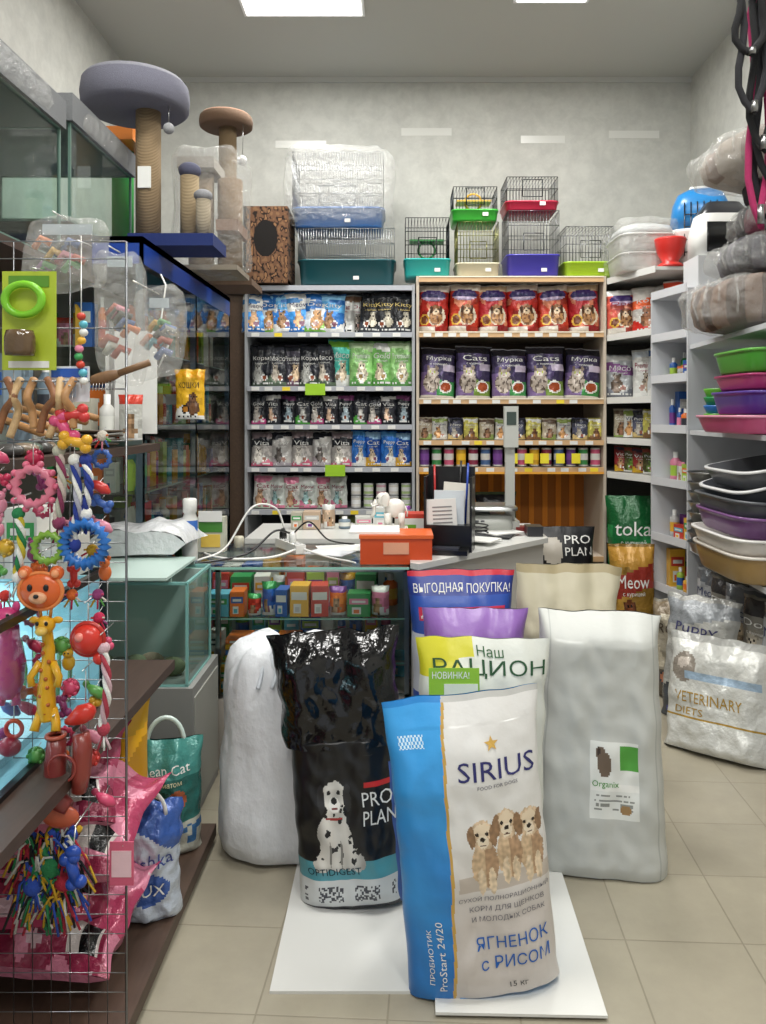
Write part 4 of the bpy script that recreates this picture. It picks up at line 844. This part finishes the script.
# second layer of small toys clipped on the grid
tr=random.Random(21); TC=[C('#c8486c'),C('#c83a34'),C('#d88aa0'),C('#3a60a8'),C('#c8a02c'),C('#b82c50'),C('#5a9c4c'),C('#d06a30'),C('#8a3c70'),C('#c9c4b8')]
for r_ in range(17):
    for c_ in range(4):
        z=.62+r_*.052+tr.uniform(-.012,.012); x=-.89+c_*.072+tr.uniform(-.018,.018); y=ty+.035; c=TC[tr.randrange(10)]; k=tr.randrange(6)
        if tr.random()<.22: continue
        mb=MB(); a=tr.uniform(0,180)
        if k==0: bone(mb,(x,y,z),.034,.008,c,R(a,'Y')); nm='small_bone_toy'
        elif k==1:
            mb.ell((x,y,z),(.018,.016,.018),c); mb.torus((x,y,z),.018,.003,mul(c,.6),M=R(a,'Y')); nm='small_ball_toy'
            for i in range(8): mb.ell((x+.017*math.cos(i*pi/4),y-.006,z+.017*math.sin(i*pi/4)),(.005,.005,.005),c,nu=6,nv=5)
        elif k==2: mb.torus((x,y,z),.018,.006,c,bead=.7,n=20,m=6); nm='small_ring_toy'
        elif k==3:
            mb.tube([(x-.02,y,z+.012),(x-.006,y-.003,z+.004),(x+.01,y,z-.006),(x+.022,y,z-.014)],[.005,.012,.013,.004],c,n=8); mb.ell((x-.024,y,z+.016),(.009,.003,.009),mul(c,.7),nu=8,nv=6); nm='small_fish_toy'
        elif k==4:
            for i in range(8): mb.tube([(x,y,z),(x+.022*math.cos(i*.8),y-.008,z+.02*math.sin(i*.8)-.012)],.0022,TC[(i+r_)%10],'fabric',n=4)
            mb.ell((x,y,z),(.013,.012,.013),c,'fabric'); nm='small_rope_knot_toy'
        else:
            mb.ell((x,y,z-.004),(.015,.010,.018),c); mb.ell((x,y-.003,z+.018),(.012,.010,.011),c); nm='small_squeaky_toy'
            for s_ in(-1,1): mb.ell((x+s_*.009,y,z+.029),(.005,.003,.006),mul(c,.8),nu=8,nv=6); mb.ell((x+s_*.004,y-.012,z+.02),(.002,.002,.002),K_,nu=6,nv=4)
        mb.wire((x,y,z+.012),(x,gy-.002,z+.02),.0012,C('#cccccc')); mb.build(nm)
orc=C('#d8642c')
mb=MB(); mb.ell((-.785,ty-.01,1.11),(.048,.018,.04),orc); 
for sx in(-1,1): mb.ell((-.785+sx*.035,ty-.01,1.15),(.016,.012,.016),orc); mb.ell((-.785+sx*.035,ty-.02,1.15),(.009,.006,.009),C('#f0a070')); mb.ell((-.785+sx*.018,ty-.027,1.12),(.006,.004,.008),K_)
mb.ell((-.785,ty-.026,1.098),(.02,.01,.014),C('#e4a880')); mb.ell((-.785,ty-.036,1.103),(.006,.004,.005),K_); mb.torus((-.785,ty-.012,1.11),.048,.005,C('#e0854a'),sz=.85); hang(mb,-.785,1.16,1.19); mb.build('bear_face_dog_toy')
yc=C('#d9a21e'); gxx=-.775
mb=MB(); mb.tube(arc([(gxx,ty,.82),(gxx-.003,ty,.87),(gxx,ty,.92),(gxx+.002,ty,.98),(gxx,ty-.004,1.02)],6),[.018]*3+[.020]*4+[.019]*4+[.017]*4+[.014]*4+[.012]*6,yc,n=12)
mb.ell((gxx,ty-.012,1.035),(.022,.020,.020),yc); mb.ell((gxx,ty-.032,1.026),(.013,.013,.010),C('#e0bc5c'))
for sx in(-1,1):
    mb.cyl((gxx+sx*.01,ty-.01,1.05),(gxx+sx*.013,ty-.01,1.075),.0035,C('#b5762c')); mb.ell((gxx+sx*.013,ty-.01,1.077),(.006,.006,.006),C('#8a4c1c'))
    mb.ell((gxx+sx*.026,ty-.008,1.045),(.012,.005,.008),yc); mb.ell((gxx+sx*.01,ty-.030,1.042),(.004,.003,.005),K_)
    mb.tube([(gxx+sx*.014,ty-.006,.95),(gxx+sx*.032,ty-.014,.92),(gxx+sx*.028,ty-.016,.90)],[.009,.008,.009],yc,n=8); mb.tube([(gxx+sx*.010,ty,.845),(gxx+sx*.022,ty-.006,.815),(gxx+sx*.024,ty-.014,.80)],[.012,.010,.011],yc,n=8)
for i in range(9): mb.ell((gxx+.01*math.sin(i*2.3),ty-.0155,.84+i*.019),(.005,.004,.005),C('#b05a1c'),nu=8,nv=6)
hang(mb,gxx,1.055,1.09); mb.build('giraffe_squeaky_toy')
pk=C('#c8407a'); mb=MB(); mb.tube([(-.86,ty,.87),(-.86,ty,.9),(-.858,ty,.95),(-.86,ty,1.0),(-.86,ty,1.03)],[.018,.03,.032,.022,.02],pk,n=12); mb.ell((-.86,ty-.01,1.05),(.027,.024,.024),pk); mb.ell((-.86,ty-.034,1.045),(.011,.008,.009),C('#e07a9c'))
for sx in(-1,1): mb.ell((-.86+sx*.02,ty-.01,1.075),(.009,.005,.012),pk); mb.ell((-.86+sx*.01,ty-.03,1.06),(.004,.003,.004),K_); mb.tube([(-.86+sx*.02,ty,.98),(-.86+sx*.035,ty-.01,.95)],.008,pk,n=8); mb.tube([(-.86+sx*.014,ty,.88),(-.86+sx*.018,ty-.006,.855)],.01,pk,n=8)
hang(mb,-.86,1.07,1.12); mb.build('pig_squeaky_toy')
rdc=C('#cc3428')
mb=MB(); mb.ell((-.685,ty,1.0),(.035,.028,.034),rdc); mb.torus((-.685,ty,1.0),.035,.006,C('#b02a20')); mb.ell((-.66,ty,.957),(.014,.012,.014),rdc); mb.ell((-.695,ty-.024,1.01),(.01,.008,.01),C('#e8887c')); hang(mb,-.685,1.035,1.08); mb.build('rubber_ball_toy')
mb=MB(); mb.tube([(-.735,ty,.815),(-.72,ty,.82),(-.70,ty,.832),(-.68,ty,.84),(-.67,ty,.843)],[.006,.014,.022,.019,.008],rdc,n=12); hang(mb,-.69,.86,.93); mb.build('rubber_drumstick_toy')
mb=MB(); mr=C('#7a2f2c')
mb.tube([(-.755,ty,.78),(-.757,ty,.73),(-.76,ty,.68),(-.75,ty-.01,.645),(-.72,ty-.02,.635)],[.020,.023,.024,.024,.016],mr,n=12); mb.tube([(-.70,ty,.79),(-.697,ty,.75),(-.70,ty,.70),(-.705,ty,.66)],[.018,.021,.021,.016],C('#8c3c34'),n=12); mb.torus((-.757,ty,.785),.019,.005,C('#a8503c'),M=R(90,'X')); mb.torus((-.735,ty-.02,.72),.03,.003,C('#903c34')); mb.ell((-.74,ty-.015,.612),(.042,.010,.026),C('#b8583c')); hang(mb,-.755,.79,.83); hang(mb,-.70,.79,.83); mb.build('rubber_boot_toy')
mb=MB(); rr=random.Random(8); cs=[C('#a8283c'),C('#2a7c4c'),C('#c9a02c'),C('#2c4ca8'),C('#c8c8c4'),C('#1c1c20')]
for i in range(220):
    a=rr.uniform(0,2*pi); x=-.765+rr.uniform(-.06,.05); L=rr.uniform(.03,.075); z0=rr.choice((.56,.52,.48,.44))
    mb.tube([(x,ty-.01,z0),(x+L*.5*math.cos(a),ty-.03*rr.random(),z0+L*.3*math.sin(a)),(x+L*math.cos(a),ty-.02,z0-.03+L*.6*math.sin(a)-.02)],.003,cs[i%6],'fabric',n=4)
for q in(0,1,2): rope(mb,[(-.81+.05*q,ty-.005,.58),(-.805+.03*q,ty-.01,.50),(-.80+.05*q,ty,.41)],.013,(cs[q],cs[(q+1)%4],cs[3]))
mb.ell((-.76,ty-.01,.5),(.026,.022,.026),cs[1],'fabric'); mb.ell((-.73,ty-.015,.47),(.022,.02,.022),cs[0],'fabric'); mb.ell((-.80,ty-.015,.46),(.022,.02,.022),cs[3],'fabric'); hang(mb,-.76,.56,.60); mb.build('knotted_rope_toy')
mb=MB(); bone(mb,(-.70,ty-.045,.51),.055,.012,C('#2448a0'),R(75,'Y')); mb.ell((-.70,ty-.045,.55),(.018,.012,.014),C('#2448a0')); mb.wire((-.70,ty-.045,.55),(-.70,ty-.03,.6),.0015,W_); mb.wire((-.70,gy,.605),(-.70,ty-.035,.6),.002,W_); mb.build('bone_dog_toy')
mb=MB(); mb.torus((-.85,ty,.80),.018,.005,rdc); mb.ell((-.86,ty,.76),(.026,.018,.022),C('#a8283c')); hang(mb,-.85,.82,.86); mb.build('rubber_ball_toy')
mb=MB(); mb.box(-.655,-.60,ty+.05,ty+.053,.42,.52,C('#d0607c'),'print'); mb.box(-.65,-.605,ty+.048,ty+.05,.44,.5,C('#e8c4cc'),'print'); mb.wire((-.625,ty+.05,.51),(-.625,gy,.53),.0015,W_); mb.build('price_card')
# ================================================================ RIGHT SIDE
mb=MB(); wh=C('#c2c4c8')
mb.box(1.64,2.3,4.98,5.0,0,2.25,wh); mb.box(1.72,2.3,4.58,4.60,0,2.25,wh); mb.box(2.28,2.3,4.6,4.98,0,2.25,wh)
for z in(.08,.42,.73,1.08,1.41,1.72,1.98,2.25): mb.prism([(1.64,4.98),(1.72,4.6),(2.28,4.6),(2.28,4.98)],z-.02,z,wh); mb.prism([(1.635,4.98),(1.715,4.6),(1.72,4.6),(1.64,4.98)],z-.02,z+.03,C('#cfd1d5'),'plastic')
for z in(.42,.73,1.08,1.41,1.72): products(mb,(1.70,4.94),(2.25,4.94),z,.12,.24,seed=int(z*50)+2,depth=.06,dens=3); products(mb,(1.76,4.9),(1.8,4.68),z,.08,.16,seed=int(z*30)+1,depth=.05)
mb.build('open_end_shelf')
mb=MB()
for z,xn in((1.91,1.66),(1.41,1.66),(.73,1.66),(.25,1.68)): mb.prism([(1.73,4.575),(1.60,2.9),(2.33,2.9),(2.33,4.575)],z-.025,z,C('#c8cace'))
mb.box(2.31,2.33,2.9,4.57,0,2.25,C('#b0b2b6')); mb.box(1.62,2.33,2.88,2.9,0,2.25,C('#c0c2c6'))
mb.build('side_shelving')
def tray(mb,cx,cy,z,a,b,h,col,rim=None,rz=0,tilt=0):
    M=T(cx,cy,z)@R(rz,'Z')@R(tilt,'Y'); rim=rim or col
    mb.loft([(0,a*.84,b*.86),(.01,a*.87,b*.89),(h*.75,a*.95,b*.96),(h-.012,a*.96,b*.97),(h-.012,a,b),(h,a,b),(h,a*.93,b*.95),(.015,a*.83,b*.85)],[col,col,col,rim,rim,rim,col],'plastic',p=5,n=44,M=M)
cx,cy=1.77,3.75
for nm,z,a,b,h,c,rm,tl in(('litter_tray',.735,.26,.32,.13,C('#a08250'),C('#dcd6cc'),0),('litter_tray',.84,.27,.32,.10,C('#cfcac4'),C('#dedcd8'),0),('litter_tray',.93,.25,.31,.10,C('#6a4474'),C('#7c5488'),2),('litter_tray',1.0,.26,.31,.10,C('#44474c'),C('#5a5d62'),3),('litter_tray',1.10,.22,.28,.10,C('#3c3e44'),C('#dcdcdc'),-14),('litter_tray',1.18,.2,.27,.09,C('#5a5c60'),C('#e4e4e4'),-10)):
    mb=MB(); tray(mb,cx,cy,z+.004,a,b,h,c,rm,tilt=tl); mb.build(nm)
for z,a,b,h,c,rm,ox,nm in((1.412,.25,.3,.085,C('#c0507c'),C('#d890a8'),0,'pink_litter_tray'),(1.50,.2,.26,.11,C('#4a3488'),C('#5a4098'),.02,'storage_tray'),(1.615,.2,.25,.075,C('#b84078'),C('#a83468'),.03,'storage_tray'),(1.695,.2,.25,.11,C('#4a9c34'),C('#6cbc50'),.03,'storage_tray')):
    mb=MB(); tray(mb,cx+ox,cy,z+.002,a,b,h,c,rm); mb.build(nm)
mb=MB()
for i in range(5): mb.loft([(1.412+i*.045,.05,.05),(1.42+i*.045,.07,.07),(1.455+i*.045,.085,.085),(1.462+i*.045,.085,.085),(1.45+i*.045,.065,.065)],[C('#2c8c50'),C('#6ab83c'),C('#2870c0')][i%3],'plastic',cx=1.76,cy=4.22)
mb.build('plastic_pet_bowls')
mb=MB()
for i in range(8): 
    z=.735+i*.055; mb.loft([(z,.07,.07),(z+.01,.085,.085),(z+.06,.105,.105),(z+.065,.115,.115),(z+.068,.11,.11),(z+.02,.08,.08)],C('#b5b5b2'),'metal',cx=1.73,cy=4.3,n=28)
mb.build('steel_pet_bowls')
def bed(name,cx,cy,z,r,h,c1,c2,sd_=0,ry=1,nb=3):
    mb=MB()
    def dz(x,y,zz,ri,i): 
        q=.02*noise.noise(Vector((x*7,y*7,zz*9+sd_))); return (x+q+.012*math.cos(i*.63),y+q+.012*math.sin(i*.63),zz+.015*math.sin(i*.35+sd_))
    mb.loft([(z,r*.85,r*.8*ry),(z+h*.12,r*.95,r*.92*ry),(z+h*.5,r,r*.97*ry),(z+h*.85,r*.95,r*.92*ry),(z+h,r*.8,r*.78*ry),(z+h*.92,r*.6,r*.58*ry),(z+h*.6,r*.5,r*.48*ry)],lambda k,i:c1 if (i//nb)%2 else c2,'fabric',n=60,cx=cx,cy=cy,dis=dz)
    def dis(v): return v*(1+.10*noise.noise(v*8+Vector((sd_,0,0)))+.08*noise.noise(v*19))
    mb.ell((cx,cy,z+h/2),(r*1.05,r*1.02*ry,h*.6),W_,'film',nu=60,nv=24,dis=dis,p=.6)
    for i in range(7): # gathered wrap folds
        a=pi+.25*(i-3); mb.tube([(cx+r*.95*math.cos(a),cy+r*.95*math.sin(a),z+h*(.2+.1*(i%3))),(cx+r*1.05*math.cos(a+.05),cy+r*1.05*math.sin(a+.05),z+h*.55),(cx+r*.9*math.cos(a-.05),cy+r*.9*math.sin(a-.05),z+h*1.02)],.006,W_,'film')
    return mb.build(name)
bed('wrapped_pet_bed',1.86,3.9,1.925,.36,.23,C('#7b6252'),C('#4f3c32'),nb=2)
bed('wrapped_pet_bed',1.97,3.92,2.2,.32,.17,C('#3a3840'),C('#54525c'),sd_=3)
bed('wrapped_pet_bed',2.02,3.95,2.40,.27,.16,C('#6a3444'),C('#2f2a30'),sd_=5,nb=6)
bed('wrapped_pet_bed',1.94,3.9,2.68,.38,.18,C('#8a7c74'),C('#a59c92'),sd_=7,nb=4)
mb=MB(); mb.loft([(2.56,.2,.2),(2.60,.24,.24),(2.66,.25,.25)],C('#38353c'),'fabric',cx=2.03,cy=3.95,n=30); mb.build('folded_pet_blanket')
def carrier(name,cx,cy,z,a,b,h,c1,c2,rz=0):
    mb=MB(); M=T(cx,cy,z)@R(rz,'Z')
    mb.loft([(0,a*.85,b*.85),(.02,a*.92,b*.92),(h*.42,a,b),(h*.45,a*1.04,b*1.04),(h*.48,a*1.04,b*1.04)],c1,'plastic',p=5,n=36,M=M)
    mb.loft([(h*.48,a,b),(h*.8,a*.9,b*.92),(h*.93,a*.75,b*.8),(h,a*.45,b*.5)],c2,'plastic',p=4,n=36,M=M)
    mb.tube([M@Vector((-.07,0,h*.98)),M@Vector((-.06,0,h+.035)),M@Vector((.06,0,h+.035)),M@Vector((.07,0,h*.98))],.012,c1,n=8)
    for i in range(6): mb.cyl(M@Vector((-a*.5+i*a*.2,-b*1.0,h*.15)),M@Vector((-a*.5+i*a*.2,-b*.95,h*.8)),.004,C('#4a4c50'),'metal',n=6)
    for i in range(4): mb.cyl(M@Vector((-a*.5,-b*1.0,h*(.2+.15*i))),M@Vector((a*.5,-b*1.0,h*(.2+.15*i))),.004,C('#4a4c50'),'metal',n=6)
    return mb.build(name)
carrier('pet_carrier',2.08,5.32,2.465,.2,.22,.55,W_,C('#2a7fc0'),-20)
mb=MB(); tray(mb,1.70,5.40,2.463,.2,.24,.12,C('#d0d0cc'),C('#c0c0bc')); tray(mb,1.70,5.40,2.59,.2,.24,.12,C('#c8c8c4'),C('#d4d4d0')); mb.loft([(2.712,.2,.24),(2.77,.17,.2),(2.80,.1,.12)],C('#c9cccc'),'plastic',p=4,n=32,cx=1.70,cy=5.40); filmbox(mb,1.48,1.92,5.15,5.66,2.465,2.83,.02,4); mb.build('cat_litter_box')
mb=MB(); mb.loft([(2.462,.09,.09),(2.48,.08,.08),(2.50,.05,.05),(2.56,.085,.085),(2.64,.1,.1),(2.65,.1,.1),(2.57,.07,.07)],C('#c8302a'),'plastic',cx=1.80,cy=5.10,n=28); mb.build('red_pet_bowl')
mb=MB(); mb.box(1.82,2.2,4.68,4.92,2.252,2.46,C('#d5d7d9'),'plastic'); mb.loft([(2.46,.19,.12),(2.60,.19,.12),(2.72,.16,.1),(2.80,.1,.06)],[W_,W_,C('#2b2c30')],'plastic',p=4,cx=2.01,cy=4.8,n=28); mb.loft([(2.48,.1,.005),(2.66,.1,.005)],K_,'plastic',p=3,cx=1.97,cy=4.675,n=20); mb.build('cat_litter_house')
mb=MB(); mb.cyl((1.32,3.1,3.2),(2.35,3.1,3.2),.012,C('#888888'),'metal')
for i,(x,l,c,w) in enumerate(((1.39,.30,K_,.055),(1.41,.52,C('#202024'),.05),(1.46,.66,K_,.045),(1.50,.78,C('#1a1a1e'),.05),(1.47,.95,C('#9c2858'),.035),(1.50,.9,C('#24242a'),.03))):
    yy=3.05+i*.025; pts=[(x+w*math.sin(t/20*2*pi)+.012*math.sin(t*1.3),yy+.01*math.cos(t),3.21-l/2+l/2*math.cos(t/20*2*pi)) for t in range(20)]
    mb.tube(pts,.015,c,'fabric',n=6,closed=True)
    mb.cyl((x,yy-.016,3.2-l*.98),(x,yy-.016,3.2-l*.90),.014,C('#9a9a9a'),'metal',n=8)
mb.build('hanging_leashes')
mb=MB(); M=T(1.42,3.44,0)@R(-38,'Z')@R(-16,'X')
def vf(u,v):
    c=C('#cccdc8')
    if v>.93: c=C('#a5a6a2')
    if .27<v<.29: c=C('#a5863c')
    if E(u,v,.18,.7,.12,.13): c=C('#8a8278')
    if E(u,v,.17,.74,.06,.05): c=C('#c4bab0')
    if .2<u<.9 and .60<v<.66: c=C('#9ab0c4')
    return c
D=sack(mb,M,.50,.50,.2,vf,nu=60,nv=60,wr=.022,seed=3.9,top=.25,kind='foil'); mb.text('VETERINARY',.12,.40,.75,.49,D,C('#a08028')); mb.text('DIETS',.12,.3,.40,.36,D,C('#a08028')); mb.build('veterinary_food_bag')
mb=MB(); D=sack(mb,T(1.50,4.14,0)@R(-40,'Z')@R(-10,'X'),.34,.50,.14,art(C('#8f8878'),C('#7a6c58'),C('#5a5248'),C('#b8a890'),txt=C('#3c3c40')),nu=30,nv=40,seed=2.9,wr=.015,kind='foil'); mb.text('ROYAL',.15,.65,.85,.75,D,C('#3c3024')); mb.build('food_bag')
mb=MB(); D=sack(mb,T(1.47,3.82,.0)@R(-45,'Z')@R(-10,'X'),.38,.60,.14,art(C('#b5b5b0'),C('#8e9296'),C('#4a4e54'),C('#8a6a50'),txt=C('#4a4e8c'),seed=4),nu=36,nv=48,seed=4.9,wr=.02,kind='foil'); mb.text('Puppy',.2,.68,.8,.78,D,C('#3a3a6a')); mb.build('food_bag')
mb=MB()
row('',(1.79,4.4),(1.75,3.3),6,.255,.24,.38,.1,[art(C('#b5b8bc'),C('#6a6e74'),W_,C('#a09078'),txt=K_,seed=2),art(C('#8d8a82'),C('#3c3a3c'),C('#c9c2b0'),C('#b8b0a0'),seed=3)],rz=-62,seed=41,mb=mb,nu=24,nv=30)
mb.build('silver_food_bags')
# ================================================================ LIGHT / CAMERA
w=bpy.data.worlds.new('world'); bpy.context.scene.world=w; w.use_nodes=True
bg=w.node_tree.nodes['Background']; bg.inputs[0].default_value=(.94,.97,1,1); bg.inputs[1].default_value=.7
cam=bpy.data.cameras.new('camera'); co=bpy.data.objects.new('camera',cam); bpy.context.scene.collection.objects.link(co)
co.location=(0,0,1.5); co.rotation_euler=(pi/2,0,0); cam.sensor_width=36; cam.lens=27.42; cam.shift_y=-97/1024; cam.shift_x=-12/1024; cam.clip_start=.05
bpy.context.scene.camera=co
try: bpy.context.scene.view_settings.view_transform='Standard'
except Exception: pass
